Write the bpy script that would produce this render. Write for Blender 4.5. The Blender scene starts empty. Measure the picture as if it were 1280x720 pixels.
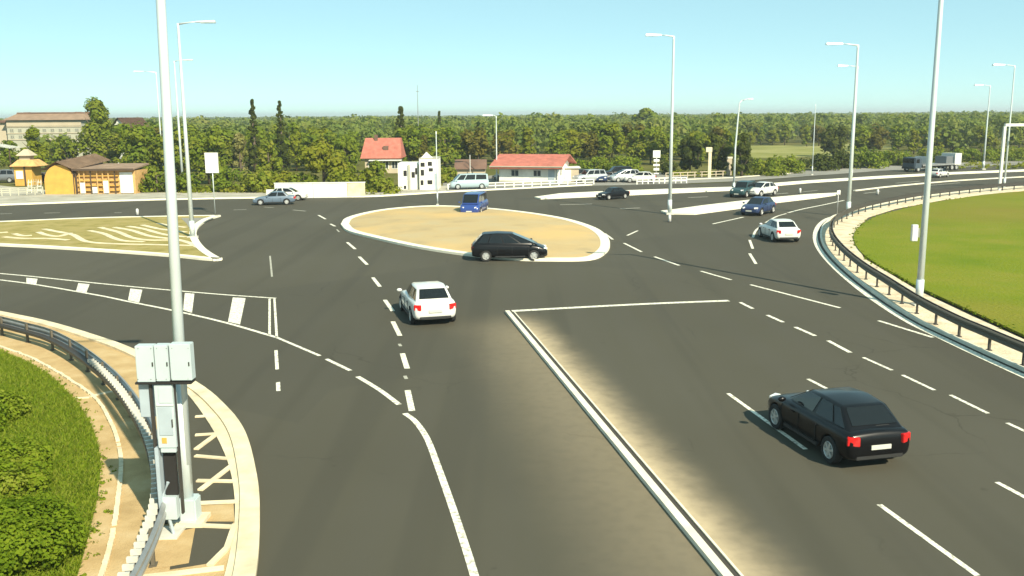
import bpy, bmesh, math, random
import numpy as np
from mathutils import Vector, Matrix
random.seed(7); RNG = np.random.default_rng(7)
S = bpy.context.scene; C = S.collection
# ------------------------------------------------------------------ camera
F = 1167.0; H = 8.5; PITCH = math.atan(216/F); ROLL = math.radians(0.40)
cd = bpy.data.cameras.new('camera'); cam = bpy.data.objects.new('camera', cd); C.objects.link(cam)
cd.sensor_width = 36; cd.lens = F/1280*36; cd.clip_start = .1; cd.clip_end = 20000
R3 = (Matrix.Rotation(math.pi/2-PITCH, 3, 'X') @ Matrix.Rotation(-ROLL, 3, 'Z'))
cam.matrix_world = Matrix.Translation((0, 0, H)) @ R3.to_4x4()
S.camera = cam
def ray(px, py): return R3 @ Vector((px-640, 360-py, -F))
def G(px, py, z=0.0):
    d = ray(px, py); t = (z-H)/d.z
    return Vector((d.x*t, d.y*t, z))
def AY(px, py, Y):
    d = ray(px, py); t = Y/d.y
    return Vector((d.x*t, Y, H+d.z*t))
# ------------------------------------------------------------------ materials
def newmat(name):
    m = bpy.data.materials.new(name); m.use_nodes = True
    nt = m.node_tree; b = nt.nodes['Principled BSDF']
    return m, nt, b
def mat(name, col, rough=.6, metal=0, noise=0, nscale=5, bump=0, spec=None, coat=0, bscale=None, trans=0):
    m, nt, b = newmat(name)
    b.inputs['Base Color'].default_value = (*col, 1); b.inputs['Roughness'].default_value = rough
    b.inputs['Metallic'].default_value = metal
    if spec is not None: b.inputs['Specular IOR Level'].default_value = spec
    if coat: b.inputs['Coat Weight'].default_value = coat; b.inputs['Coat Roughness'].default_value = .04
    if noise or bump:
        tc = nt.nodes.new('ShaderNodeTexCoord'); n = nt.nodes.new('ShaderNodeTexNoise')
        n.inputs['Scale'].default_value = nscale; n.inputs['Detail'].default_value = 6
        nt.links.new(tc.outputs['Object'], n.inputs['Vector'])
        if noise:
            r = nt.nodes.new('ShaderNodeMapRange'); r.inputs[1].default_value = .3; r.inputs[2].default_value = .7
            r.inputs[3].default_value = 1-noise; r.inputs[4].default_value = 1+noise
            nt.links.new(n.outputs['Fac'], r.inputs[0])
            mx = nt.nodes.new('ShaderNodeMix'); mx.data_type = 'RGBA'; mx.blend_type = 'MULTIPLY'; mx.inputs[0].default_value = 1
            mx.inputs[6].default_value = (*col, 1); nt.links.new(r.outputs[0], mx.inputs[7])
            nt.links.new(mx.outputs[2], b.inputs['Base Color'])
        if bump:
            n2 = nt.nodes.new('ShaderNodeTexNoise'); n2.inputs['Scale'].default_value = bscale or nscale*4; n2.inputs['Detail'].default_value = 4
            nt.links.new(tc.outputs['Object'], n2.inputs['Vector'])
            bp = nt.nodes.new('ShaderNodeBump'); bp.inputs['Strength'].default_value = bump; bp.inputs['Distance'].default_value = .05
            nt.links.new(n2.outputs['Fac'], bp.inputs['Height']); nt.links.new(bp.outputs[0], b.inputs['Normal'])
    return m
def ramp_mat(name, stops, scale, rough=.95, detail=8, bump=.3, bscale=30, scale2=None, mixcol=None, stretch=None):
    """ground colour from noise in world coordinates: stops = [(pos, colour)...]"""
    m, nt, b = newmat(name); N = nt.nodes; L = nt.links
    b.inputs['Roughness'].default_value = rough; b.inputs['Specular IOR Level'].default_value = .05
    tc = N.new('ShaderNodeTexCoord'); src = tc.outputs['Object']
    if stretch:
        mp = N.new('ShaderNodeMapping'); mp.inputs['Scale'].default_value = stretch; L.new(src, mp.inputs[0]); src = mp.outputs[0]
    n = N.new('ShaderNodeTexNoise'); n.inputs['Scale'].default_value = scale; n.inputs['Detail'].default_value = detail
    n.inputs['Roughness'].default_value = .62
    L.new(src, n.inputs['Vector'])
    cr = N.new('ShaderNodeValToRGB'); e = cr.color_ramp.elements
    e[0].position, e[0].color = stops[0][0], (*stops[0][1], 1); e[1].position, e[1].color = stops[-1][0], (*stops[-1][1], 1)
    for p, c in stops[1:-1]:
        k = e.new(p); k.color = (*c, 1)
    L.new(n.outputs['Fac'], cr.inputs[0]); out = cr.outputs[0]
    if mixcol:
        n3 = N.new('ShaderNodeTexNoise'); n3.inputs['Scale'].default_value = scale2; n3.inputs['Detail'].default_value = 5
        L.new(tc.outputs['Object'], n3.inputs['Vector'])
        r = N.new('ShaderNodeMapRange'); r.inputs[1].default_value = .48; r.inputs[2].default_value = .66; L.new(n3.outputs['Fac'], r.inputs[0])
        mx = N.new('ShaderNodeMix'); mx.data_type = 'RGBA'; mx.inputs[7].default_value = (*mixcol, 1)
        L.new(r.outputs[0], mx.inputs[0]); L.new(out, mx.inputs[6]); out = mx.outputs[2]
    L.new(out, b.inputs['Base Color'])
    n2 = N.new('ShaderNodeTexNoise'); n2.inputs['Scale'].default_value = bscale; n2.inputs['Detail'].default_value = 4
    L.new(tc.outputs['Object'], n2.inputs['Vector'])
    bp = N.new('ShaderNodeBump'); bp.inputs['Strength'].default_value = bump; bp.inputs['Distance'].default_value = .06
    L.new(n2.outputs['Fac'], bp.inputs['Height']); L.new(bp.outputs[0], b.inputs['Normal'])
    return m
M = {}
M['ground'] = ramp_mat('wild_grass', [(.3, (.055, .062, .012)), (.5, (.10, .10, .025)), (.7, (.17, .15, .055))], .08)
M['field'] = ramp_mat('mown_grass', [(.28, (.105, .155, .008)), (.5, (.145, .175, .013)), (.72, (.195, .185, .028))], .16, scale2=.03, mixcol=(.170, .150, .024), bump=.9, bscale=6)
M['bank'] = ramp_mat('bank_grass', [(.3, (.09, .15, .010)), (.5, (.13, .19, .014)), (.7, (.17, .20, .03))], 1.2, bump=.8, bscale=25)
M['sand'] = ramp_mat('roundabout_sand', [(.3, (.33, .26, .15)), (.5, (.42, .32, .17)), (.7, (.40, .33, .20))], .3, scale2=.12, mixcol=(.50, .35, .16), bump=.4, bscale=12)
M['path'] = ramp_mat('sandy_path', [(.3, (.36, .25, .12)), (.5, (.45, .32, .16)), (.72, (.52, .40, .23))], .9, bump=.4)
M['dry'] = ramp_mat('dry_grass', [(.3, (.20, .17, .05)), (.5, (.30, .25, .09)), (.7, (.34, .27, .12))], .7, bump=.5)
M['verge'] = ramp_mat('gravel_verge', [(.3, (.26, .24, .19)), (.5, (.36, .34, .28)), (.7, (.45, .42, .34))], .5, bump=.4)
M['paleverge'] = ramp_mat('pale_stone_verge', [(.3, (.40, .32, .22)), (.5, (.58, .49, .35)), (.7, (.68, .60, .46))], 1.1, bump=.6, bscale=9)
M['pave'] = ramp_mat('grey_pavement', [(.3, (.19, .185, .165)), (.7, (.28, .27, .24))], .15)
M['clear'] = ramp_mat('meadow', [(.3, (.15, .16, .04)), (.5, (.22, .22, .07)), (.7, (.30, .28, .12))], .06)
M['kerb'] = mat('kerb_stone', (.66, .62, .50), .8, noise=.12, nscale=1.7, bump=.2)
M['kerbcream'] = mat('cream_concrete', (.62, .53, .36), .85, noise=.2, nscale=1.5, bump=.3)
M['white_kerb'] = mat('white_kerb', (.74, .70, .56), .8, noise=.08, nscale=1.2)
M['gutter'] = mat('dark_gutter', (.045, .04, .032), .9)
M['steel'] = mat('galvanised_steel', (.34, .34, .33), .45, .6, noise=.12, nscale=3)
M['dsteel'] = mat('dark_weathered_steel', (.06, .055, .05), .5, .4)
M['pole'] = mat('pole_grey', (.60, .66, .66), .42, .25, noise=.05, nscale=1.2)
M['cab'] = mat('cabinet_enamel', (.42, .49, .50), .45, noise=.04, nscale=2)
M['cab2'] = mat('cabinet_blue_grey', (.33, .39, .43), .4, noise=.1, nscale=2)
M['dark'] = mat('dark_opening', (.012, .011, .010), .8)
M['concrete'] = mat('concrete', (.50, .49, .43), .85, noise=.12, nscale=2, bump=.2)
M['glass'] = mat('car_glass', (.008, .010, .011), .08, spec=.45)
M['winglass'] = mat('window_glass', (.03, .04, .05), .1, spec=.7)
M['winpale'] = mat('dusty_window', (.20, .20, .165), .5)
M['tyre'] = mat('tyre_rubber', (.015, .015, .015), .85)
M['rim'] = mat('alloy_rim', (.62, .62, .60), .32, .5)
M['trim'] = mat('black_plastic', (.018, .018, .018), .6)
M['red'] = mat('tail_lamp', (.55, .012, .012), .2, coat=.5)
M['lamp'] = mat('head_lamp', (.75, .75, .72), .1, coat=1)
M['plate'] = mat('number_plate', (.50, .50, .44), .5)
M['bark'] = mat('bark', (.10, .075, .05), .9, noise=.3, nscale=3)
M['wall_w'] = mat('white_plaster', (.70, .70, .64), .9, noise=.16, nscale=.9)
M['wall_b'] = mat('beige_plaster', (.42, .36, .26), .9, noise=.1, nscale=.4)
M['wall_g'] = mat('grey_beige_plaster', (.36, .355, .28), .9, noise=.08, nscale=.4)
M['wall_y'] = mat('yellow_timber', (.52, .30, .055), .8, noise=.12, nscale=1.3)
M['wall_o'] = mat('ochre_timber', (.50, .30, .11), .8, noise=.2, nscale=2)
M['roof_r'] = mat('red_tiles', (.47, .15, .09), .85, noise=.22, nscale=1.5, bump=.4)
M['roof_s'] = mat('salmon_tiles', (.38, .12, .085), .85, noise=.2, nscale=1.5, bump=.3)
M['roof_b'] = mat('brown_roof', (.24, .16, .105), .9, noise=.2, nscale=.9)
M['roof_br'] = mat('dark_brown_roof', (.14, .08, .055), .9, noise=.25, nscale=.5)
M['timber'] = mat('dark_timber', (.07, .045, .028), .8)
M['rail_brown'] = mat('dark_brown_rail', (.10, .085, .06), .7)  # even dark brown for the right rail beam and left rail posts

def road_material():
    m, nt, b = newmat('asphalt'); N = nt.nodes; L = nt.links
    b.inputs['Roughness'].default_value = .9; b.inputs['Specular IOR Level'].default_value = .12
    tc = N.new('ShaderNodeTexCoord')
    def noise(scale, detail=5, stretch=None):
        n = N.new('ShaderNodeTexNoise'); n.inputs['Scale'].default_value = scale; n.inputs['Detail'].default_value = detail
        if stretch:
            mp = N.new('ShaderNodeMapping'); mp.inputs['Scale'].default_value = stretch[0]; mp.inputs['Rotation'].default_value = (0, 0, stretch[1])
            L.new(tc.outputs['Object'], mp.inputs[0]); L.new(mp.outputs[0], n.inputs['Vector'])
        else: L.new(tc.outputs['Object'], n.inputs['Vector'])
        return n.outputs['Fac']
    def mapr(s, a, b_, c, d):
        r = N.new('ShaderNodeMapRange'); r.interpolation_type = 'SMOOTHSTEP'
        for i, v in enumerate((a, b_, c, d)): r.inputs[i+1].default_value = v
        L.new(s, r.inputs[0]); return r.outputs[0]
    def mth(op, a, b_=None):
        k = N.new('ShaderNodeMath'); k.operation = op
        for i, v in enumerate((a, b_)):
            if v is None: continue
            if isinstance(v, (int, float)): k.inputs[i].default_value = v
            else: L.new(v, k.inputs[i])
        return k.outputs[0]
    def mix(f, a, b_, bt='MIX'):
        x = N.new('ShaderNodeMix'); x.data_type = 'RGBA'; x.blend_type = bt
        for i, v in ((0, f), (6, a), (7, b_)):
            if isinstance(v, tuple): x.inputs[i].default_value = (*v, 1)
            elif isinstance(v, (int, float)): x.inputs[i].default_value = v
            else: L.new(v, x.inputs[i])
        return x.outputs[2]
    base = mix(mapr(noise(.05, 4), .35, .65, 0, 1), (.066, .0615, .047), (.078, .073, .056))
    base = mix(mapr(noise(.9, 6, ((1, .06, 1), .12)), .3, .7, .0, .35), base, (.066, .061, .040))
    base = mix(mapr(noise(45, 3), .3, .7, 0, .35), base, (.078, .074, .054))
    # repair patches, tyre-polished tracks, fine cracks and oil drips
    vo = N.new('ShaderNodeTexVoronoi'); vo.inputs['Scale'].default_value = .055; L.new(tc.outputs['Object'], vo.inputs['Vector'])
    sxx = N.new('ShaderNodeSeparateColor'); L.new(vo.outputs['Color'], sxx.inputs[0])
    base = mix(mapr(sxx.outputs[0], .2, .9, 0, .30), base, (.054, .052, .041))
    base = mix(mapr(noise(.55, 3, ((1, .03, 1), .12)), .52, .62, 0, .28), base, (.046, .044, .034))
    vc = N.new('ShaderNodeTexVoronoi'); vc.feature = 'DISTANCE_TO_EDGE'; vc.inputs['Scale'].default_value = .16
    nv = N.new('ShaderNodeTexNoise'); nv.inputs['Scale'].default_value = .8; nv.inputs['Detail'].default_value = 5; L.new(tc.outputs['Object'], nv.inputs['Vector'])
    va = N.new('ShaderNodeVectorMath'); va.operation = 'ADD'; L.new(tc.outputs['Object'], va.inputs[0]); L.new(nv.outputs['Color'], va.inputs[1]); L.new(va.outputs[0], vc.inputs['Vector'])
    crk = mth('MULTIPLY', mapr(vc.outputs['Distance'], .0, .006, .38, 0), mapr(noise(.12, 3), .5, .6, 0, 1))
    base = mix(crk, base, (.022, .02, .016))
    base = mix(mapr(noise(1.9, 4), .70, .78, 0, .35), base, (.03, .028, .022))
    # warm light glow painted into the asphalt colour, fading away from the median kerb
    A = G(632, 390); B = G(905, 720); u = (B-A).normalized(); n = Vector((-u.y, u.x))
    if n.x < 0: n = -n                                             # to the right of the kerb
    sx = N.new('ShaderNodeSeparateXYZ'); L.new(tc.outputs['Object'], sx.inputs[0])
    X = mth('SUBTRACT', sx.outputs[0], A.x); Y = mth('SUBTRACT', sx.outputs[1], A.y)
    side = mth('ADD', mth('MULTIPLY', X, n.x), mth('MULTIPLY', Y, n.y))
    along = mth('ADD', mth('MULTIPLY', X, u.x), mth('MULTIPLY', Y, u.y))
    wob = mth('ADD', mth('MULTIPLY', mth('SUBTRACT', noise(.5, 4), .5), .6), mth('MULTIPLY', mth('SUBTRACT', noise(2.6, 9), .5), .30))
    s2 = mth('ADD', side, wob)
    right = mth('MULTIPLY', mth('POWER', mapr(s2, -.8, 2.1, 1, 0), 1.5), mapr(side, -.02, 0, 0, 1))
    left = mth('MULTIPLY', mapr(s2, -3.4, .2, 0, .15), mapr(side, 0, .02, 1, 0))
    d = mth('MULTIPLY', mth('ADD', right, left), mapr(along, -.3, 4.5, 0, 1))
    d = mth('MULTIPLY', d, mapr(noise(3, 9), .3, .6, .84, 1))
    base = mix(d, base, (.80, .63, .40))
    L.new(base, b.inputs['Base Color'])
    bp = N.new('ShaderNodeBump'); bp.inputs['Strength'].default_value = .35; bp.inputs['Distance'].default_value = .01
    L.new(noise(60, 4), bp.inputs['Height']); L.new(bp.outputs[0], b.inputs['Normal'])
    return m
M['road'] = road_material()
def paint_mat():
    m, nt, b = newmat('road_paint'); N = nt.nodes; L = nt.links; b.inputs['Roughness'].default_value = .75
    tc = N.new('ShaderNodeTexCoord'); n = N.new('ShaderNodeTexNoise'); n.inputs['Scale'].default_value = 9; n.inputs['Detail'].default_value = 8
    L.new(tc.outputs['Object'], n.inputs['Vector'])
    r = N.new('ShaderNodeMapRange'); r.inputs[1].default_value = .36; r.inputs[2].default_value = .52; L.new(n.outputs['Fac'], r.inputs[0])
    x = N.new('ShaderNodeMix'); x.data_type = 'RGBA'; x.inputs[6].default_value = (.33, .31, .25, 1); x.inputs[7].default_value = (.74, .71, .59, 1)
    L.new(r.outputs[0], x.inputs[0]); L.new(x.outputs[2], b.inputs['Base Color']); return m
M['paint'] = paint_mat()
M['paint2'] = mat('worn_road_paint', (.34, .33, .27), .8, noise=.25, nscale=6)
def leaf_mat(name, cols, objrand=True):
    m, nt, b = newmat(name); N = nt.nodes; L = nt.links
    N.remove(b); out = N['Material Output']
    at = N.new('ShaderNodeAttribute'); at.attribute_name = 'tint'
    v = at.outputs['Fac']
    if objrand:
        oi = N.new('ShaderNodeObjectInfo'); a = N.new('ShaderNodeMath'); a.operation = 'MULTIPLY_ADD'
        L.new(oi.outputs['Random'], a.inputs[0]); a.inputs[1].default_value = .45; a.inputs[2].default_value = -.22
        a2 = N.new('ShaderNodeMath'); a2.operation = 'ADD'; L.new(a.outputs[0], a2.inputs[0]); L.new(v, a2.inputs[1]); v = a2.outputs[0]
    cr = N.new('ShaderNodeValToRGB'); e = cr.color_ramp.elements
    e[0].position = 0; e[0].color = (*cols[0], 1); e[1].position = 1; e[1].color = (*cols[-1], 1)
    for i, c in enumerate(cols[1:-1]): k = e.new((i+1)/(len(cols)-1)); k.color = (*c, 1)
    L.new(v, cr.inputs[0])
    df = N.new('ShaderNodeBsdfDiffuse'); tr = N.new('ShaderNodeBsdfTranslucent'); mx = N.new('ShaderNodeMixShader'); mx.inputs[0].default_value = .45
    L.new(cr.outputs[0], df.inputs[0]); L.new(cr.outputs[0], tr.inputs[0])
    L.new(df.outputs[0], mx.inputs[1]); L.new(tr.outputs[0], mx.inputs[2]); L.new(mx.outputs[0], out.inputs[0]); return m
M['leaf'] = leaf_mat('leaf_green', [(.125, .180, .022), (.165, .220, .024), (.205, .245, .026), (.25, .26, .04)])
M['leaf_l'] = leaf_mat('leaf_yellow_green', [(.17, .21, .016), (.21, .24, .02), (.26, .25, .035)])
M['leaf_d'] = leaf_mat('needle_dark', [(.060, .078, .018), (.085, .105, .022), (.115, .130, .026)])
M['leaf_p'] = leaf_mat('leaf_pale_blossom', [(.16, .17, .04), (.28, .27, .09), (.38, .35, .16)])
M['leaf_f'] = leaf_mat('far_foliage', [(.14, .20, .045), (.175, .225, .050), (.205, .24, .055), (.25, .25, .08)], False)
M['leaf_o'] = leaf_mat('leaf_olive_brown', [(.10, .10, .02), (.15, .14, .025), (.20, .17, .04)])
M['leaf_n'] = leaf_mat('bank_foliage', [(.10, .16, .012), (.15, .22, .016), (.20, .26, .022), (.26, .29, .045)])
# ------------------------------------------------------------------ object helpers
def props(o, label=None, cat=None, group=None, kind=None):
    if label: o['label'] = label
    if cat: o['category'] = cat
    if group: o['group'] = group
    if kind: o['kind'] = kind
    return o
def meshobj(name, me, m, parent=None, loc=None):
    o = bpy.data.objects.new(name, me); C.objects.link(o)
    if m and not me.materials: me.materials.append(M[m] if isinstance(m, str) else m)
    if parent: o.parent = parent
    if loc: o.location = loc
    return o
def obj(name, bm, m, parent=None, smooth=False, loc=None):
    me = bpy.data.meshes.new(name); bmesh.ops.recalc_face_normals(bm, faces=bm.faces[:]); bm.to_mesh(me); bm.free()
    if smooth:
        for p in me.polygons: p.use_smooth = True
    return meshobj(name, me, m, parent, loc)
def thing(name, label, cat, loc=(0, 0, 0), rz=0, group=None):
    o = bpy.data.objects.new(name, None); C.objects.link(o); o.location = loc; o.rotation_euler = (0, 0, rz)
    o.empty_display_size = .2
    return props(o, label, cat, group)
def box(bm, x0, x1, y0, y1, z0, z1, rot=0, at=(0, 0, 0)):
    vs = [bm.verts.new((x, y, z)) for z in (z0, z1) for x, y in ((x0, y0), (x1, y0), (x1, y1), (x0, y1))]
    for f in ((0, 3, 2, 1), (4, 5, 6, 7), (0, 1, 5, 4), (1, 2, 6, 5), (2, 3, 7, 6), (3, 0, 4, 7)): bm.faces.new([vs[i] for i in f])
    if rot or at != (0, 0, 0):
        bmesh.ops.transform(bm, matrix=Matrix.Translation(at) @ Matrix.Rotation(rot, 4, 'Z'), verts=vs)
    return vs
def BB(*a, **k): bm = bmesh.new(); box(bm, *a, **k); return bm
def tube(bm, pts, radii, seg=10, cap=True):
    rings = []
    pts = [Vector(p) for p in pts]
    for i, p in enumerate(pts):
        d = (pts[min(i+1, len(pts)-1)]-pts[max(i-1, 0)]).normalized()
        a = d.orthogonal().normalized() if abs(d.z) < .95 else Vector((1, 0, 0)); a = (a-d*a.dot(d)).normalized(); b = d.cross(a)
        r = radii[i] if hasattr(radii, '__len__') else radii
        rings.append([bm.verts.new(p+a*r*math.cos(2*math.pi*k/seg)+b*r*math.sin(2*math.pi*k/seg)) for k in range(seg)])
    for i in range(len(rings)-1):
        for k in range(seg): bm.faces.new((rings[i][k], rings[i][(k+1) % seg], rings[i+1][(k+1) % seg], rings[i+1][k]))
    if cap: bm.faces.new(rings[0][::-1]); bm.faces.new(rings[-1])
def TB(pts, r, seg=10): bm = bmesh.new(); tube(bm, pts, r, seg); return bm
def spline(pts, n=6):
    pts = [Vector(p) for p in pts]; out = []
    P = [pts[0]*2-pts[1]]+pts+[pts[-1]*2-pts[-2]]
    for i in range(1, len(P)-2):
        for k in range(n):
            t = k/n; a, b, c, d = P[i-1:i+3]
            out.append(.5*((2*b)+(c-a)*t+(2*a-5*b+4*c-d)*t*t+(3*b-a-3*c+d)*t**3))
    out.append(pts[-1]); return out
def gpts(px, z=0): return [G(x, y, z) for x, y in px]
def offset(pts, w):
    out = []; n = len(pts)
    for i in range(n):
        d = pts[min(i+1, n-1)]-pts[max(i-1, 0)]; d.z = 0; d.normalize()
        out.append(pts[i]+Vector((-d.y, d.x, 0))*w)
    return out
def ribbon(bm, pts, w, z0, z1=None, close=False, shift=0):
    """flat strip at z0, or a solid strip from z0 to z1, along pts"""
    pts = [Vector((p.x, p.y, 0)) for p in pts]; n = len(pts)
    L, R = [], []
    for i in range(n):
        a = pts[(i-1) % n] if close else pts[max(i-1, 0)]; b = pts[(i+1) % n] if close else pts[min(i+1, n-1)]
        d = (b-a).normalized(); nn = Vector((-d.y, d.x, 0)); L.append(pts[i]+nn*(w/2+shift)); R.append(pts[i]-nn*(w/2-shift))
    zt = z0 if z1 is None else z1
    tl = [bm.verts.new((p.x, p.y, zt)) for p in L]; tr = [bm.verts.new((p.x, p.y, zt)) for p in R]
    m = n if close else n-1
    for i in range(m): j = (i+1) % n; bm.faces.new((tl[i], tr[i], tr[j], tl[j]))
    if z1 is not None:
        bl = [bm.verts.new((p.x, p.y, z0)) for p in L]; br = [bm.verts.new((p.x, p.y, z0)) for p in R]
        for i in range(m):
            j = (i+1) % n
            bm.faces.new((bl[i], tl[i], tl[j], bl[j])); bm.faces.new((tr[i], br[i], br[j], tr[j]))
        if not close: bm.faces.new((bl[0], br[0], tr[0], tl[0])); bm.faces.new((tl[-1], tr[-1], br[-1], bl[-1]))
def poly(bm, pts, z0, z1=None):
    zt = z0 if z1 is None else z1
    top = [bm.verts.new((p.x, p.y, zt)) for p in pts]; f = bm.faces.new(top)
    if z1 is not None:
        bot = [bm.verts.new((p.x, p.y, z0)) for p in pts]
        for i in range(len(pts)): j = (i+1) % len(pts); bm.faces.new((top[i], bot[i], bot[j], top[j]))
    bm.normal_update(); bmesh.ops.triangulate(bm, faces=[f], ngon_method='EAR_CLIP')
def struct(name, bm, m):
    o = obj(name, bm, m); o['kind'] = 'structure'; return o
# ------------------------------------------------------------------ setting: ground
bm = bmesh.new(); poly(bm, [Vector(v) for v in ((-6000, -60, 0), (6000, -60, 0), (6000, 9000, 0), (-6000, 9000, 0))], -.02); struct('ground', bm, 'ground')
FAR = [(-700, 288), (-300, 270), (0, 257), (210, 250), (400, 247), (470, 246), (560, 240.5), (640, 236.5), (740, 231.5), (860, 230), (920, 227), (1000, 221.5), (1100, 214), (1280, 206), (1500, 196)]
farp = spline(gpts(FAR), 4)
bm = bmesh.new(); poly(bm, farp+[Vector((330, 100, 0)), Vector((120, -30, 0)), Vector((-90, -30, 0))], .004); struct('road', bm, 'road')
bm = bmesh.new()
ribbon(bm, [p for p in spline(gpts(FAR[:9]), 4)], .55, .0, .13, shift=.2); struct('kerb', bm, 'white_kerb')
# sandy verge strip behind far kerb on the left
bm = bmesh.new(); k = spline(gpts(FAR[:7]), 4)
bk = gpts([(560, 232), (455, 236), (250, 240), (100, 242), (0, 232), (-300, 250), (-700, 262)])
poly(bm, offset(k, .45)+bk, .008); struct('verge', bm, 'verge')
bm = bmesh.new(); poly(bm, gpts([(556, 241), (640, 237), (742, 232), (860, 229.7), (860, 216), (700, 216), (552, 222)]), .006); struct('parking_lot', bm, 'pave')
bm = bmesh.new(); poly(bm, gpts([(800, 231), (860, 229.4), (925, 226.6), (1000, 221.2), (1100, 213.8), (1280, 205.8), (1500, 195.8), (1500, 191.5), (1280, 200.5), (1100, 207.5), (1000, 214), (920, 220), (850, 223), (800, 224)]), .030)
struct('pavement', bm, 'pave')
bm = bmesh.new(); ribbon(bm, gpts([(840, 225.5), (915, 222.5), (1000, 216)]), .5, .01, .1); struct('kerb_strip', bm, 'kerb')
# meadow clearing behind the low hedge
bm = bmesh.new(); poly(bm, gpts([(890, 201), (960, 197.5), (1060, 195), (1100, 191), (1120, 184), (1075, 179.5), (1000, 181.5), (930, 182), (880, 186)]), .01); struct('meadow', bm, 'clear')
bm = bmesh.new(); poly(bm, gpts([(1130, 196), (1290, 192), (1290, 178), (1130, 180)]), .01); struct('meadow', bm, 'ground')
# divider islands between the carriageways
def island(name, px, m='white_kerb', z=.13):
    bm = bmesh.new(); poly(bm, gpts(px), .002, z); return struct(name, bm, m)
island('traffic_island', [(668, 247.5), (676, 249.3), (760, 245.5), (860, 241), (920, 238.2), (965, 233), (1010, 229), (1100, 223.2), (1190, 218), (1280, 214.3), (1500, 205), (1500, 204), (1280, 212.8), (1190, 216.2), (1100, 221), (1010, 226.6), (960, 230.4), (915, 234.8), (860, 236.4), (760, 240), (700, 243)])
island('traffic_island', [(826, 265), (835, 268), (868, 268.6), (925, 261), (965, 254.5), (1020, 248), (1050, 243.6), (1050, 242), (1010, 244), (960, 248.5), (930, 252), (880, 258), (840, 263.5)])
bm = bmesh.new(); ribbon(bm, spline(gpts([(1068, 239), (1120, 233), (1200, 226), (1290, 221)]), 4), .3, .002, .12); struct('kerb_divider', bm, 'kerb')
# roundabout
RB = [(431, 282), (438, 274), (465, 266.5), (500, 261.5), (547, 259), (600, 261.5), (650, 266.5), (700, 274.5), (735, 285), (752, 296), (756.5, 308), (750, 318), (733, 325), (690, 326), (640, 324.5), (580, 318.5), (520, 309), (470, 298), (440, 290)]
rb = gpts(RB); rb = spline(rb+[rb[0]], 6)[:-1]
bm = bmesh.new(); ribbon(bm, rb, .62, .002, .15, close=True); struct('roundabout_kerb', bm, 'white_kerb')
cx = sum(p.x for p in rb)/len(rb); cy = sum(p.y for p in rb)/len(rb); cc = Vector((cx, cy, 0))
bm = bmesh.new(); rings = []
for s, z in ((1, .10), (.93, .17), (.8, .26), (.55, .36), (.25, .42)):
    rings.append([bm.verts.new((cx+(p.x-cx)*s, cy+(p.y-cy)*s, z+random.uniform(-.012, .012)*(s < .95))) for p in rb])
for a, b in zip(rings, rings[1:]):
    for i in range(len(rb)): j = (i+1) % len(rb); bm.faces.new((a[i], a[j], b[j], b[i]))
bm.faces.new(rings[-1]); o = obj('roundabout', bm, 'sand', smooth=True); o['kind'] = 'structure'
# left splitter island
KW = .38
SP_T = [(-200, 285), (0, 278.5), (110, 274), (215, 271.6), (274, 270.8)]
SP_R = [(274, 270.8), (258, 276), (247, 284), (243, 292), (245, 301), (252, 311), (262, 319), (274, 326)]
SP_B = [(274, 326), (255, 325), (215, 321), (110, 313.5), (0, 307.5), (-200, 300)]
t = spline(gpts(SP_T), 4); r = spline(gpts(SP_R), 4); b_ = spline(gpts(SP_B), 4)
loop = t+r[1:]+b_[1:]
bm = bmesh.new(); poly(bm, loop, .002, .11); struct('splitter_island', bm, 'dry')
bm = bmesh.new()
for pp, sh in ((t, -.1), (r, -.1), (b_, -.1)): ribbon(bm, pp, .5, .002, .14, shift=sh)
struct('island_kerb', bm, 'white_kerb')
bm = bmesh.new(); poly(bm, gpts([(226, 272.4), (268, 272), (254, 278), (246, 284), (242, 290), (236, 284), (233, 279)], .12), .118); struct('island_paving', bm, 'pave')
bm = bmesh.new()
for pp in ([(95, 297), (103, 302), (115, 305), (150, 307), (200, 308), (242, 309)], [(112, 290), (130, 294), (141, 299), (155, 303), (180, 304)], [(125, 286), (148, 292), (165, 299), (185, 302), (212, 302)],
           [(143, 286), (165, 290), (187, 297), (210, 300)], [(160, 284.5), (180, 288), (205, 295), (232, 298)], [(178, 283), (200, 288), (232, 292)], [(88, 293), (75, 297), (60, 296), (48, 292)], [(40, 296), (28, 296.5), (18, 294)], [(10, 292), (-10, 293), (-40, 291)], [(198, 281), (215, 284), (232, 286)],
           [(55, 288), (70, 291), (90, 295), (98, 299)], [(5, 298), (30, 300), (60, 300), (85, 302)], [(215, 300), (235, 305), (250, 312)]):
    ribbon(bm, spline(gpts(pp), 4), .42, .10, .125+random.random()*.003)
struct('paving_strips', bm, 'kerbcream')
# ------------------------------------------------------------------ road markings
mk = bmesh.new(); mw = bmesh.new()
ZP = .010
def line(pp, w=.16, bm=None, sm=True):
    p = gpts(pp); p = spline(p, 5) if sm and len(p) > 2 else p
    ribbon(mk if bm is None else bm, p, w, ZP)
def dash(x0, y0, x1, y1, w=.16, bm=None): line([(x0, y0), (x1, y1)], w, bm)
line([(-150, 331), (0, 342), (100, 352), (160, 358), (215, 363), (280, 368.5), (345, 373)], .17)
line([(-150, 338), (0, 350), (110, 367), (165, 378), (215, 388), (280, 403), (346, 422)], .17)
for q in ([(33, 347.5), (47, 348.8), (45, 356.5), (33, 355)], [(98, 354.2), (112, 355.6), (108, 366.2), (95, 364)], [(163, 361), (178, 362.5), (174, 378.6), (160, 375.6)], [(231, 366.5), (243, 367.5), (240, 391.5), (229, 388)], [(291, 372), (307, 373), (300, 406), (285, 402.5)]):
    poly(mk, gpts(q), ZP+.004)
line([(337, 373.5), (337, 419)], .10); line([(343, 373.5), (346, 422)], .10)
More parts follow.
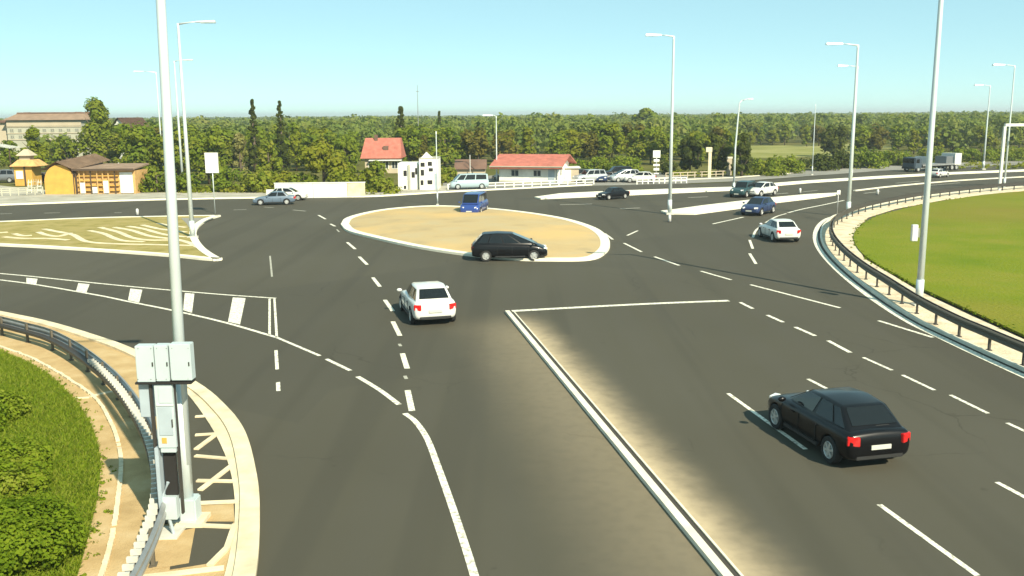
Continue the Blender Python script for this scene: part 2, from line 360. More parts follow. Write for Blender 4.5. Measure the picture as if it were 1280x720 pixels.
dash(337.5, 320, 340, 346, .10, mw); dash(345, 438, 346.5, 462, .12); dash(347.5, 478, 348, 489, .13)
dash(346, 422, 400, 445, .14); dash(408, 449, 438, 463.5, .15); line([(447, 471), (475, 488), (499, 506)], .17)
for a in ((398, 269, 407, 274), (413, 280, 419, 283), (434, 303, 444, 311.5), (449, 321, 459, 331), (466, 347, 475, 358.5), (481, 375, 491, 389), (491, 402, 500, 420), (503, 442, 509, 461), (509.5, 488, 515, 514)):
    dash(*a, .19)
for a in ((421, 287, 424, 290), (499, 430, 501, 433), (506, 470, 508, 474)): dash(*a, .12, mw)
for a in ((292, 262.5, 308, 262), (330, 259, 342, 259.5), (366, 262.5, 382, 264), (55, 266.5, 75, 266), (0, 267.5, 15, 267), (143, 266, 152, 266)): dash(*a, .22, mw)
line([(506, 517), (517, 525), (527, 537), (536, 553), (548, 585), (563, 627), (578, 672), (593, 720), (620, 820)], .17)
line([(640, 389), (730, 384), (820, 379.5), (911, 376)], .34)
for a in ((925, 378, 941, 386), (959, 394, 979, 403), (994, 409, 1019, 420), (1035, 426, 1063, 441), (1079, 447, 1115, 463), (1128, 469, 1168, 488), (1188, 494, 1235, 517), (1259, 529, 1300, 548),
          (1010, 474, 1041, 490), (1246, 603, 1300, 632), (910, 492, 1007, 562), (1099, 631, 1222, 720), (938, 356, 1050, 385), (1098, 401, 1166, 422),
          (876, 339, 914, 350), (818, 321, 849, 332), (780, 304, 802, 315), (784, 294.5, 797, 288.5), (756, 292, 766, 299.5)):
    dash(*a, .13 if a[1] > 430 else .17)
for a in ((937, 317, 945, 330), (937, 300, 941, 311)): dash(*a, .17)
line([(941, 297), (945, 288), (954, 281)], .17); line([(957, 278.5), (970, 271), (983, 267)], .17)
line([(985, 266), (1005, 261), (1030, 256), (1055, 250.5)], .22)
dash(891, 280, 929, 271.5, .2); dash(955, 243.8, 985, 241.4, .3, mw); dash(1003, 240, 1022, 238, .2, mw)
dash(1080, 241.8, 1100, 239.5, .25, mw); dash(1120, 229, 1150, 226.5, .25, mw); dash(1160, 232, 1200, 228.5, .25, mw); dash(860, 247, 885, 246, .3, mw); dash(700, 256, 740, 255, .3, mw); dash(775, 261, 800, 260, .3, mw)
# edge line of the right-hand curve
EDGE = [(1290, 475), (1235, 450), (1180, 424), (1130, 399), (1082, 367), (1045, 336), (1025, 313), (1019, 297), (1022, 284), (1031, 275), (1041, 271)]
line(EDGE, .32)
o = obj('road_marking', mk, 'paint'); o['kind'] = 'structure'
o = obj('worn_marking', mw, 'paint2'); o['kind'] = 'structure'
# ------------------------------------------------------------------ median kerb
A = G(634, 391); B = G(905, 720); u = (B-A).normalized(); B2 = B+u*8; n_ = Vector((-u.y, u.x, 0)); n_ = n_ if n_.x > 0 else -n_
bm = bmesh.new(); ribbon(bm, [A, B2], .19, .002, .11); struct('median_kerb', bm, 'kerb')
bm = bmesh.new(); ribbon(bm, [A+n_*.185, B2+n_*.185], .20, .009); struct('median_gutter', bm, 'gutter')
bm = bmesh.new(); ribbon(bm, [A+n_*.31, B2+n_*.31], .05, .002, .04); struct('median_edging', bm, 'kerb')
# ------------------------------------------------------------------ right side: verge, grass field, guard rail
BASE_R = [(1330, 479), (1272, 454), (1230, 435), (1191, 417), (1146, 392), (1109, 367), (1078, 346), (1054, 325), (1041, 308), (1038, 296), (1041, 286), (1052, 277), (1075, 267), (1110, 258), (1180, 245.5), (1280, 236), (1500, 222)]
EDGE2 = EDGE[:-1]+[(1041, 269), (1080, 259.5), (1120, 251), (1180, 242), (1280, 233), (1500, 219)]
vg = spline(offset(gpts([(x, y) for x, y in EDGE2]), -.38), 4)
inn = gpts([(1500, 226), (1280, 239), (1180, 250), (1120, 261), (1085, 272), (1072, 287), (1070, 305), (1080, 325), (1110, 343), (1148, 366), (1215, 398), (1290, 432)])
bm = bmesh.new(); poly(bm, vg+inn, .002, .10); struct('stone_verge', bm, 'paleverge')
bm = bmesh.new(); ribbon(bm, vg, .13, .002, .125); struct('verge_kerb', bm, 'kerb')
bm = bmesh.new(); ribbon(bm, offset(vg, .13), .09, .0095); struct('drain_channel', bm, 'gutter')
fld = spline(gpts([(1500, 229), (1280, 240.5), (1180, 252.5), (1125, 264), (1092, 274), (1074, 286), (1067, 297), (1072, 313), (1090, 329), (1120, 346), (1148, 362), (1215, 393), (1290, 428)]), 5)
bm = bmesh.new(); poly(bm, fld+[Vector((45, 22, 0)), Vector((110, 22, 0))], .05, .15); struct('grass_field', bm, 'field')
# ------------------------------------------------------------------ left side: bank, sandy path, kerb band
BASE_L = [(-60, 406), (0, 420), (30, 428), (66, 439), (105, 462), (145, 497), (175, 538), (195, 580), (205, 625), (204, 668), (190, 715), (165, 770), (120, 850)]
base_l = spline(gpts(BASE_L), 5)
OUT = [(-200, 352), (0, 392), (61, 405), (115, 421), (170, 441), (245, 481), (283, 512), (307, 545), (321, 597), (325, 644), (321, 720), (300, 800)]
out = spline(gpts(OUT), 5)
bm = bmesh.new(); poly(bm, out+[Vector((-8, 6, 0)), Vector((-70, 6, 0)), Vector((-70, 45, 0))], .002, .045); struct('shoulder', bm, 'path')
bm = bmesh.new(); ribbon(bm, out, .42, .002, .13, shift=-.21); struct('shoulder_kerb', bm, 'kerbcream')
# drainage apron: asphalt infill, cream band, ladder of strips
band_in = spline(gpts([(225, 478), (247, 493), (267, 522), (283, 555), (293, 588), (295, 620), (293, 648), (283, 684), (262, 708), (235, 725)], .05), 4)
apr = gpts([(225, 478), (247, 493), (267, 522), (283, 555), (293, 588), (295, 620), (293, 648), (283, 684), (262, 704), (212, 712), (222, 650), (212, 560), (200, 500)], .05)
bm = bmesh.new(); poly(bm, apr, .049); struct('apron', bm, 'road')
outer = spline(gpts([(240, 480), (262, 497), (283, 514), (305, 547), (318, 597), (322, 644), (318, 715), (300, 790)], .05), 4)
bm = bmesh.new()
bl = spline(gpts([(232, 480), (254, 506), (276, 538), (294, 575), (303, 612), (305, 648), (300, 690), (288, 740), (265, 800)], .05), 4)
ribbon(bm, bl, .38, .046, .075); struct('apron_band', bm, 'kerbcream')
bm = bmesh.new()
zz = 0.080
for pp in ([(244, 520), (262, 519)], [(244, 543), (276, 541)], [(244, 569), (291, 573)], [(246, 600), (296, 601)], [(249, 628), (299, 626)], [(249, 656), (299, 658)], [(245, 561), (272, 541)], [(250, 612), (290, 581)],
           [(150, 724), (280, 709)], [(204, 668), (222, 656), (244, 655)], [(262, 706), (284, 684), (294, 655)], [(205, 742), (270, 744)]):
    zz += .0013; ribbon(bm, gpts(pp, .08), .13, .046, zz)
struct('apron_strips', bm, 'kerbcream')
bm = bmesh.new(); poly(bm, gpts([(249, 632), (292, 630), (293, 652), (249, 652)], .05), .053); poly(bm, gpts([(190, 712), (205, 668), (244, 660), (236, 704)], .05), .053); struct('apron_sand', bm, 'path')
# grass bank polygon
gb = spline(gpts([(-60, 415), (0, 441), (40, 458), (75, 483), (108, 522), (124, 565), (124, 610), (114, 660), (98, 720), (75, 790)]), 4)
bm = bmesh.new(); ins = [offset(gb, -s) for s in (0, .5, 1.3, 3.0, 8.0)]; zs = (.05, .12, .28, .45, .5); rows = []
for pts, z in zip(ins, zs): rows.append([bm.verts.new((p.x, p.y, z+random.uniform(-.03, .03)*(z > .06))) for p in pts])
for a, b in zip(rows, rows[1:]):
    for i in range(len(a)-1): bm.faces.new((a[i], a[i+1], b[i+1], b[i]))
o = obj('grass_bank', bm, 'bank', smooth=True); o['kind'] = 'structure'
# stone edging line on the path
bm = bmesh.new(); e = spline(gpts([(-40, 424), (0, 434), (47, 452), (113, 493), (138, 528), (149, 560), (151, 592), (142, 663), (127, 720), (105, 780)], .05), 12)
for p, q in zip(e, e[1:]):
    if random.random() < .93:
        m_ = (p+q)/2; L_ = (q-p).length*.86; a_ = math.atan2(q.y-p.y, q.x-p.x)
        box(bm, -L_/2, L_/2, -.05, .05, .02, .085+random.random()*.03, a_+random.uniform(-.06, .06), (m_.x, m_.y, .0))
struct('stone_edging', bm, 'kerbcream')
bm = bmesh.new(); ribbon(bm, gpts([(112, 496), (143, 489)], .05), .14, .046, .075); ribbon(bm, gpts([(94, 498), (112, 497)], .05), .1, .046, .072); struct('path_edging', bm, 'kerbcream')

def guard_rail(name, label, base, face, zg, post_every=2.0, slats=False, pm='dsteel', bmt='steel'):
    p0 = base[0]; root = thing(name, label, 'guard rail', (p0.x, p0.y, zg))
    loc = [Vector((p.x-p0.x, p.y-p0.y, 0)) for p in base]
    # W-beam: cross-section swept along the line
    prof = [(0, .44), (.05, .48), (.05, .54), (0, .58), (0, .62), (.05, .66), (.05, .72), (0, .76)]
    bm = bmesh.new(); n = len(loc); cols = []
    for i in range(n):
        d = (loc[min(i+1, n-1)]-loc[max(i-1, 0)]).normalized(); nn = Vector((-d.y, d.x, 0))*face
        cols.append([bm.verts.new(loc[i]+nn*(.07+o_)+Vector((0, 0, z))) for o_, z in prof]+[bm.verts.new(loc[i]+nn*(.045+o_)+Vector((0, 0, z))) for o_, z in prof[::-1]])
    for a, b in zip(cols, cols[1:]):
        for k in range(len(a)): k2 = (k+1) % len(a); bm.faces.new((a[k], a[k2], b[k2], b[k]))
    bm.faces.new(cols[0]); bm.faces.new(cols[-1][::-1]); obj('rail_beam', bm, bmt, root)
    if not slats:
        bm = bmesh.new(); ribbon(bm, offset(loc, -face*.10), .04, .46, .76); obj('back_beam', bm, 'dsteel', root)
    if slats:
        acc = 0; ns = 0; sm = bmesh.new(); box(sm, -.035, .035, -.10, .10, -.05, .05); sme = bpy.data.meshes.new('spacer_slat'); sm.to_mesh(sme); sm.free(); sme.materials.append(M['concrete'])
        i0 = min(range(len(base)), key=lambda i: (base[i]-G(118, 472)).length)
        for a, b in zip(loc[i0:], loc[i0+1:]):
            d = (b-a); L_ = d.length; d.normalize(); nn = Vector((-d.y, d.x, 0))*face; ang = math.atan2(d.y, d.x)
            while acc < L_ and ns < 98:
                c = a+d*acc-nn*.13; o_ = meshobj('spacer_slat', sme, None, root, (c.x, c.y, .63)); o_.rotation_euler = (0, 0, ang); acc += .30; ns += 1
            acc -= L_
        bm = bmesh.new(); ribbon(bm, offset(loc, -face*.12), .22, .40, .50); obj('back_beam', bm, 'dsteel', root)
    acc = 0; cnt = 0
    for a, b in zip(loc, loc[1:]):
        d = (b-a); L_ = d.length; d.normalize()
        while acc < L_ and cnt < 98:
            c = a+d*acc; bm = bmesh.new(); box(bm, -.05, .05, -.035, .035, -.05, .74, math.atan2(d.y, d.x), (0, 0, 0)); box(bm, -.10, .10, -.07, .07, -.05, .03, math.atan2(d.y, d.x), (0, 0, 0))
            obj('rail_post', bm, pm, root, loc=(c.x, c.y, 0)); acc += post_every; cnt += 1
        acc -= L_
    return root
br = spline(gpts(BASE_R, .1), 6)
guard_rail('guard_rail', 'long curved steel guard rail on dark posts between pale verge and grass field', br, 1, .10, 2.1, bmt='rail_brown')
guard_rail('guard_rail', 'curved steel guard rail beside the sandy path and grey roadside cabinet', base_l, -1 if False else 1, .045, 2.0, True, 'rail_brown')
# ------------------------------------------------------------------ cars
def paint(name, col, rough=.3, metal=0.0):
    return mat(name, col, rough, metal, coat=(.12 if max(col) < .1 else .5), spec=(.25 if max(col) < .1 else .5))
P_WHITE = paint('white_paint', (.60, .60, .57)); P_BLACK = paint('black_paint', (.004, .004, .005), .3); P_NAVY = paint('navy_paint', (.02, .035, .09)); P_BLUE = paint('blue_paint', (.018, .045, .20))
P_SILVER = paint('silver_paint', (.45, .47, .48), .35, .4); P_GREEN = paint('dark_green_paint', (.03, .05, .04)); P_GREY = paint('grey_paint', (.16, .17, .18), .35, .3); P_DRED = paint('dark_red_paint', (.16, .02, .02)); P_PALE = paint('pale_blue_paint', (.35, .45, .48))
P_TEAL = paint('dark_teal_paint', (.02, .05, .055))
STY = {
 'hatch': dict(L=4.1, W=1.78, H=1.45, belt=.92, st=[(-.5, .42, .70, .80), (-.492, .30, .90, .90), (-.465, .24, .95, .95), (-.38, .20, .96, .99), (-.2, .19, .94, 1), (.05, .19, .93, 1), (.22, .19, .92, 1), (.30, .19, .88, .99), (.40, .20, .80, .96), (.465, .22, .69, .88), (.492, .27, .58, .78), (.5, .34, .50, .68)],
   gh=(.27, .02, -.31, -.47), wr=.70, side=[(.05, .47), (.51, .78), (.81, .95)]),
 'mpv': dict(L=4.5, W=1.80, H=1.66, belt=1.0, st=[(-.5, .42, .72, .84), (-.495, .30, .95, .92), (-.475, .24, 1.02, .96), (-.38, .20, 1.04, .99), (-.2, .19, 1.02, 1), (.05, .19, 1.0, 1), (.25, .19, .98, 1), (.34, .19, .93, .99), (.42, .20, .82, .95), (.47, .22, .72, .88), (.493, .27, .62, .78), (.5, .34, .52, .68)],
   gh=(.37, .03, -.35, -.485), wr=.74, side=[(.04, .22), (.25, .50), (.53, .76), (.79, .95)]),
 'sedan': dict(L=4.5, W=1.78, H=1.44, belt=.90, st=[(-.5, .42, .72, .80), (-.49, .30, .88, .90), (-.46, .24, .93, .95), (-.36, .20, .95, .99), (-.2, .19, .92, 1), (.05, .19, .91, 1), (.2, .19, .90, 1), (.28, .19, .86, .99), (.40, .20, .78, .96), (.465, .22, .68, .88), (.492, .27, .58, .78), (.5, .34, .48, .68)],
   gh=(.22, .05, -.24, -.38), wr=.72, side=[(.06, .47), (.51, .90)]),
 'van': dict(L=4.9, W=1.9, H=1.95, belt=1.12, st=[(-.5, .42, .9, .9), (-.496, .30, 1.12, .96), (-.48, .24, 1.14, .98), (-.38, .2, 1.14, 1), (-.2, .2, 1.14, 1), (.1, .2, 1.13, 1), (.3, .2, 1.1, 1), (.38, .2, 1.03, .98), (.44, .21, .92, .94), (.48, .24, .78, .88), (.495, .3, .66, .8), (.5, .36, .55, .7)],
   gh=(.40, .24, -.475, -.49), wr=.86, side=[(.04, .26), (.29, .6), (.63, .95)]),
 'suv': dict(L=4.6, W=1.86, H=1.74, belt=1.06, st=[(-.5, .5, .85, .86), (-.494, .36, 1.04, .94), (-.47, .3, 1.09, .97), (-.38, .26, 1.1, 1), (-.2, .25, 1.08, 1), (.05, .25, 1.07, 1), (.22, .25, 1.06, 1), (.28, .25, 1.03, .99), (.40, .26, .98, .97), (.47, .3, .86, .92), (.494, .36, .74, .84), (.5, .42, .62, .76)],
   gh=(.23, .09, -.41, -.475), wr=.78, side=[(.05, .35), (.38, .66), (.69, .95)]),
}
def bake(o):
    dg = bpy.context.evaluated_depsgraph_get(); dg.update()
    me = bpy.data.meshes.new_from_object(o.evaluated_get(dg)); o.modifiers.clear(); o.data = me
    for p in me.polygons: p.use_smooth = True
def make_car(label, cat, style, pnt, pos, heading, group=None, scale=1.0, lod=2, name=None):
    s = STY[style]; L, W, Hh, belt = s['L'], s['W'], s['H'], s['belt']; hw = W/2
    root = thing(name or {'van': 'parked_van', 'suv': 'parked_car'}.get(style, 'car'), label, cat, (pos.x, pos.y, pos.z), heading, group)
    root.scale = (scale,)*3
    bm = bmesh.new(); rings = []
    for xf, zb, zt, wf in s['st']:
        w = hw*wf; x = xf*L; h = zt-zb; ring = []
        half = [(0, zb), (.80*w, zb), (.95*w, zb+.10*h), (1.0*w, zb+.45*h), (.985*w, zb+.80*h), (.93*w, zt-.02*h), (.80*w, zt+.01), (.4*w, zt+.035), (0, zt+.045)]
        ring = [bm.verts.new((x, y, z)) for y, z in half]+[bm.verts.new((x, -y, z)) for y, z in half[1:-1][::-1]]
        rings.append(ring)
    for a, b in zip(rings, rings[1:]):
        for k in range(len(a)): k2 = (k+1) % len(a); bm.faces.new((a[k], a[k2], b[k2], b[k]))
    bm.faces.new(rings[0][::-1]); bm.faces.new(rings[-1])
    body = obj('body', bm, pnt, root)
    wr_ = .33 if style not in ('suv', 'van') else .37
    xa = (-.315*L if style != 'sedan' else -.30*L, .315*L)
    if lod >= 1:
        md = body.modifiers.new('s', 'SUBSURF'); md.levels = 1; md.render_levels = 1
        bc = bmesh.new()
        for x in xa:
            for sd in (-1, 1):
                r = bmesh.ops.create_cone(bc, cap_ends=True, segments=28, radius1=wr_+.055, radius2=wr_+.055, depth=.5)
                bmesh.ops.transform(bc, matrix=Matrix.Translation((x, sd*(hw+.01), wr_)) @ Matrix.Rotation(math.pi/2, 4, 'X'), verts=r['verts'])
        cut = obj('cut', bc, 'trim'); cut.parent = root
        md = body.modifiers.new('b', 'BOOLEAN'); md.object = cut; md.operation = 'DIFFERENCE'; md.solver = 'EXACT'
        try: md.material_mode = 'TRANSFER'
        except Exception: pass
        bake(body); bpy.data.objects.remove(cut)
        try:
            body.data.set_sharp_from_angle(angle=math.radians(40))
        except Exception: pass
    else:
        for p in body.data.polygons: p.use_smooth = True
    # greenhouse
    xf0, xf1, xr1, xr0 = [v*L for v in s['gh']]; wb = hw*.90; wt = hw*s['wr']; zb = belt-.02; zt = Hh-.03
    bm = bmesh.new()
    lo = [(xf0, wb*.86, zb-.03), (xf0, -wb*.86, zb-.03), (xr0, -wb*.92, zb), (xr0, wb*.92, zb)]
    hi = [(xf1, wt*.90, zt-.02), (xf1, -wt*.90, zt-.02), (xr1, -wt*.93, zt-.03), (xr1, wt*.93, zt-.03)]
    vl = [bm.verts.new(v) for v in lo]; vh = [bm.verts.new(v) for v in hi]
    xm = (xf1+xr1)/2; mlo = [bm.verts.new((xm+.1, sy*wb, zb)) for sy in (1, -1)]; mhi = [bm.verts.new((xm, sy*wt, zt+.012)) for sy in (1, -1)]
    fc = bm.verts.new((xf1, 0, zt-.02)); rc = bm.verts.new((xr1, 0, zt-.03)); mc = bm.verts.new((xm, 0, zt+.045))
    bm.faces.new((vl[0], vl[1], vh[1], fc, vh[0])); bm.faces.new((vl[2], vl[3], vh[3], rc, vh[2]))
    bm.faces.new((vl[0], vh[0], mhi[0], mlo[0])); bm.faces.new((mlo[0], mhi[0], vh[3], vl[3]))
    bm.faces.new((vl[1], mlo[1], mhi[1], vh[1])); bm.faces.new((mlo[1], vl[2], vh[2], mhi[1]))
    bm.faces.new((vh[0], fc, mc, mhi[0])); bm.faces.new((fc, vh[1], mhi[1], mc)); bm.faces.new((mhi[0], mc, rc, vh[3])); bm.faces.new((mc, mhi[1], vh[2], rc))
    cabin = obj('cabin', bm, pnt, root)
    if lod >= 1:
        md = cabin.modifiers.new('b', 'BEVEL'); md.width = .085; md.segments = 4; md.limit_method = 'ANGLE'; md.angle_limit = math.radians(25); bake(cabin)
        try: cabin.data.set_sharp_from_angle(angle=math.radians(35))
        except Exception: pass
    def pane(name, q, u0, u1, v0, v1, out, skew=(0, 0)):
        q = [Vector(v) for v in q]                                  # lo0, lo1, hi1, hi0
        def P(u, v): return (q[0].lerp(q[1], u)).lerp(q[3].lerp(q[2], u), v)
        c = [P(u0, v0), P(u1, v0), P(u1-skew[1], v1), P(u0+skew[0], v1)]
        nn = (c[1]-c[0]).cross(c[3]-c[0]).normalized()
        if nn.dot(Vector(out)) < 0: nn = -nn
        bm = bmesh.new(); a = [bm.verts.new(p+nn*.014) for p in c]; b = [bm.verts.new(p-nn*.02) for p in c]
        bm.faces.new(a); bm.faces.new(b[::-1])
        for i in range(4): j = (i+1) % 4; bm.faces.new((a[i], b[i], b[j], a[j]))
        return obj(name, bm, 'glass', root)
    pane('windscreen', (lo[0], lo[1], hi[1], hi[0]), .05, .95, .10, .95, (1, 0, .3))
    pane('rear_window', (lo[2], lo[3], hi[3], hi[2]), .08, .92, (.28 if style != 'sedan' else .15), .92, (-1, 0, .3))
    for sy, a in ((1, 0), (-1, 1)):
        sg = 1 if sy > 0 else -1
        F0, F1 = lo[a], hi[a]; R0, R1 = (lo[3], hi[3]) if sy > 0 else (lo[2], hi[2])
        m0 = (xm+.1, sy*wb, zb); m1 = (xm, sy*wt, zt+.012); tt = (Vector(F0)-Vector(m0)).length/((Vector(F0)-Vector(m0)).length+(Vector(R0)-Vector(m0)).length)
        for u0, u1 in s['side']:
            for (c0, c1, q, lo_, hi_) in ((0, tt, (F0, m0, m1, F1), 0, tt), (tt, 1, (m0, R0, R1, m1), tt, 1)):
                a0, a1 = max(u0, c0), min(u1, c1)
                if a1-a0 > .03: pane('side_window', q, (a0-lo_)/(hi_-lo_), (a1-lo_)/(hi_-lo_), .16, .90, (0, sy, .2))
    # wheels
    if 'wheel' not in CACHE:
        def lathe(profile, seg, cap=True):
            bm = bmesh.new(); R_ = [[bm.verts.new((r*math.cos(2*math.pi*k/seg), y, r*math.sin(2*math.pi*k/seg))) for k in range(seg)] for r, y in profile]
            for a, b in zip(R_, R_[1:]):
                for k in range(seg): bm.faces.new((a[k], a[(k+1) % seg], b[(k+1) % seg], b[k]))
            
            if cap: bm.faces.new(R_[0]); bm.faces.new(R_[-1])
            return bm
        o1 = obj('t', lathe([(.21, -.10), (.31, -.10), (.33, -.07), (.33, .07), (.31, .10), (.215, .10), (.205, .02)], 26, False), 'tyre', smooth=False)
        bmr = lathe([(.215, -.06), (.215, .085), (.20, .10), (.19, .085), (.185, .03), (.05, .04), (.045, .095), (.01, .10)], 26)
        for k in range(6):
            a = k*math.pi/3; vs = box(bmr, .03, .195, .07, .098, -.026, .026)
            bmesh.ops.transform(bmr, matrix=Matrix.Rotation(a, 4, 'Y'), verts=vs)
        o2 = obj('r', bmr, 'rim'); CACHE['wheel'] = (o1.data, o2.data); bpy.data.objects.remove(o1); bpy.data.objects.remove(o2)
    for x in xa:
        for sd in (-1, 1):
            w = meshobj('wheel', CACHE['wheel'][0], None, root, (x, sd*(hw-.10), wr_)); w.rotation_euler = (0, random.random(), 0 if sd > 0 else math.pi); w.scale = (wr_/.33,)*3
            meshobj('rim', CACHE['wheel'][1], None, w)
    # lamps, plates, grille, mirrors, bumpers
    st = s['st']; zf = st[-3][2]; zr = st[1][2]
    def bev(name, m, *a, rot=0, at=(0, 0, 0), w=.015):
        bm = BB(*a, rot=rot, at=at); bmesh.ops.bevel(bm, geom=bm.edges[:], offset=w, segments=2, affect='EDGES'); return obj(name, bm, m, root)
    for sd in (-1, 1):
        bev('headlight', 'lamp', -.13, .05, -.17, .17, -.07, .07, rot=sd*.6, at=(L*.466, sd*hw*.66, zf-.02))
        bev('taillight', 'red', -.035, .09, -.14, .15, -.11, .11, rot=-sd*.42, at=(-L*.489, sd*hw*.77, zr-.14 if style in ('hatch', 'sedan') else zr-.18))
        bm = bmesh.new(); bmesh.ops.create_icosphere(bm, subdivisions=2, radius=.1); bmesh.ops.scale(bm, vec=(.8, 1.15, .75), verts=bm.verts[:]); bmesh.ops.translate(bm, vec=(xf0-.32, sd*(hw+.09), belt+.06), verts=bm.verts[:])
        obj('side_mirror', bm, pnt, root, smooth=True)
    bev('grille', 'trim', -.03, .03, -.42, .42, -.06, .06, at=(L*.49, 0, .55 if style != 'suv' else .66))
    bev('front_bumper', 'trim', -.04, .03, -.62, .62, -.07, .05, at=(L*.487, 0, .36))
    bev('rear_bumper', 'trim', -.03, .04, -.62, .62, -.06, .05, at=(-L*.49, 0, .36))
    bev('number_plate', 'plate', -.012, .02, -.26, .26, -.055, .055, at=(-L*.5-.02, 0, .60), w=.006)
    bev('number_plate', 'plate', -.012, .02, -.26, .26, -.055, .055, at=(L*.5+.004, 0, .43), w=.006)
    if lod == 2:
        for sd in (-1, 1):
            for xs in (.245*L, .03*L, -.165*L):
                bev('door_seam', 'trim', -.009, .009, -.012, .004, -.22, .22, at=(xs, sd*(hw*.999), belt-.33), w=.003)
            bev('sill_strip', 'trim', -.19*L, .20*L, -.03, .012, -.05, .03, at=(0, sd*hw*.985, .30), w=.008)
        for sd in (-1, 1):
            for xs in ((.16*L), (-.10*L)):
                bev('door_handle', 'trim' if pnt is P_WHITE else pnt, -.09, .09, -.012, .02, -.015, .015, at=(xs-.25, sd*(hw+.004), belt-.15), w=.006)
        if style == 'hatch':
            bev('rear_wiper', 'trim', -.01, .01, -.3, .05, -.01, .01, at=(-L*.475, .05, belt+.17), w=.004)
    return root
CACHE = {}
def ahead(rx, ry, fx, fy):
    a, b = G(rx, ry, .01), G(fx, fy, .01); return a, b, math.atan2(b.y-a.y, b.x-a.x)
def car2(label, cat, style, pnt, rear, front, **k):
    a, b, h = ahead(*rear, *front); s = STY[style]; sc = k.get('scale', 1)
    anchor = k.pop('anchor', 'rear'); d = Vector((math.cos(h), math.sin(h), 0))
    pos = a+d*s['L']*sc/2 if anchor == 'rear' else (a+b)/2
    k.setdefault('name', 'car')
    return make_car(label, cat, style, pnt, pos, h, **k)
def carH(label, cat, style, pnt, px, hd, **k):
    p = G(*px, .01); h = math.radians(90+hd); s = STY[style]; d = Vector((math.cos(h), math.sin(h), 0)); 
    pos = p+d*s['L']*k.get('scale', 1)/2; k.setdefault('name', 'car'); return make_car(label, cat, style, pnt, pos, h, **k)
carH('white hatchback seen from behind driving towards the sandy roundabout', 'car', 'hatch', P_WHITE, (545, 408), 15, scale=1.06)
carH('black hatchback with red rear lamps driving away in the near right lanes', 'car', 'hatch', P_BLACK, (1099, 589), 13, scale=1.03)
make_car('black people carrier side-on at the near edge of the sandy roundabout', 'car', 'mpv', P_BLACK, G(637, 324, .01), math.radians(1.5), name='car')
carH('white hatchback on the curve beside the pale stone verge', 'car', 'hatch', P_WHITE, (986, 304), 4)
car2('blue van coming round the far side of the sandy roundabout', 'van', 'van', P_BLUE, (600, 263), (585, 271), anchor='mid', scale=.95, name='van')
car2('black car with bright headlamps beside the long white divider, waiting before the roundabout', 'car', 'sedan', P_BLACK, (784, 247), (747, 250), anchor='mid', scale=.82)
car2('dark navy car with bright front coming along the white lower divider', 'car', 'hatch', P_NAVY, (958, 265), (936, 270), anchor='mid')
car2('dark off-road car with bright headlamps behind the navy car', 'car', 'suv', P_TEAL, (936, 244), (922, 247), anchor='mid', scale=.92)
car2('white car following closely behind the dark off-road car', 'car', 'hatch', P_WHITE, (962, 243.5), (940, 246), anchor='mid')
car2('slate grey saloon passing left in front of the long white wall', 'car', 'sedan', paint('slate_paint', (.10, .14, .19), .35), (364, 255), (322, 256), anchor='mid', scale=.9)
car2('white car just behind the slate grey saloon by the white wall', 'car', 'hatch', P_WHITE, (342, 250), (381, 250), anchor='mid', scale=.92)
car2('small white car on the highway below the flatbed lorry', 'car', 'hatch', P_WHITE, (1163, 222.5), (1184, 220.5), anchor='mid', scale=.8)
PK = [('dark green parked hatchback nearest the left end of the red-roofed white building', 'hatch', P_GREEN, 634, 226, 200), ('teal parked estate in front of the white building wall', 'mpv', P_TEAL, 656, 227, 175),
      ('small grey parked car in front of the white building wall', 'sedan', P_GREY, 672, 226, 180), ('black parked saloon near the bright gable of the white building', 'sedan', P_BLACK, 692, 226, 180),
      ('silver off-road car parked right of the white building', 'suv', P_SILVER, 737, 228, 205), ('navy parked car between two silver ones', 'hatch', P_NAVY, 751, 227, 265), ('pale parked people carrier near the striped white sign tower', 'mpv', P_SILVER, 781, 227, 200),
      ('white parked car nearest the striped white sign tower', 'hatch', P_WHITE, 800, 228, 170), ('dark parked car behind the silver off-road car', 'sedan', P_BLACK, 724, 224, 190), ('black parked car half hidden behind the pale people carrier', 'suv', P_BLACK, 771, 223, 190)]
for lb, st_, pn, px, py, hd in PK:
    make_car(lb, 'car', st_, pn, G(px, py, .01), math.radians(hd), group='cars parked in the lot beyond the highway', scale=.95, lod=0, name='parked_car')
make_car('pale blue grey van parked beyond the kerb behind the blue van', 'van', 'van', P_PALE, G(586, 236, .01), math.radians(192), lod=0, name='parked_van', scale=.92)
make_car('dark small car parked by the yellow pagoda kiosk', 'car', 'hatch', P_BLACK, G(46, 229, .01), math.radians(200), lod=0, name='parked_car')
make_car('dark car parked at the far left under the white canopy', 'car', 'suv', P_GREY, G(2, 228, .01), math.radians(185), lod=0, name='parked_car')
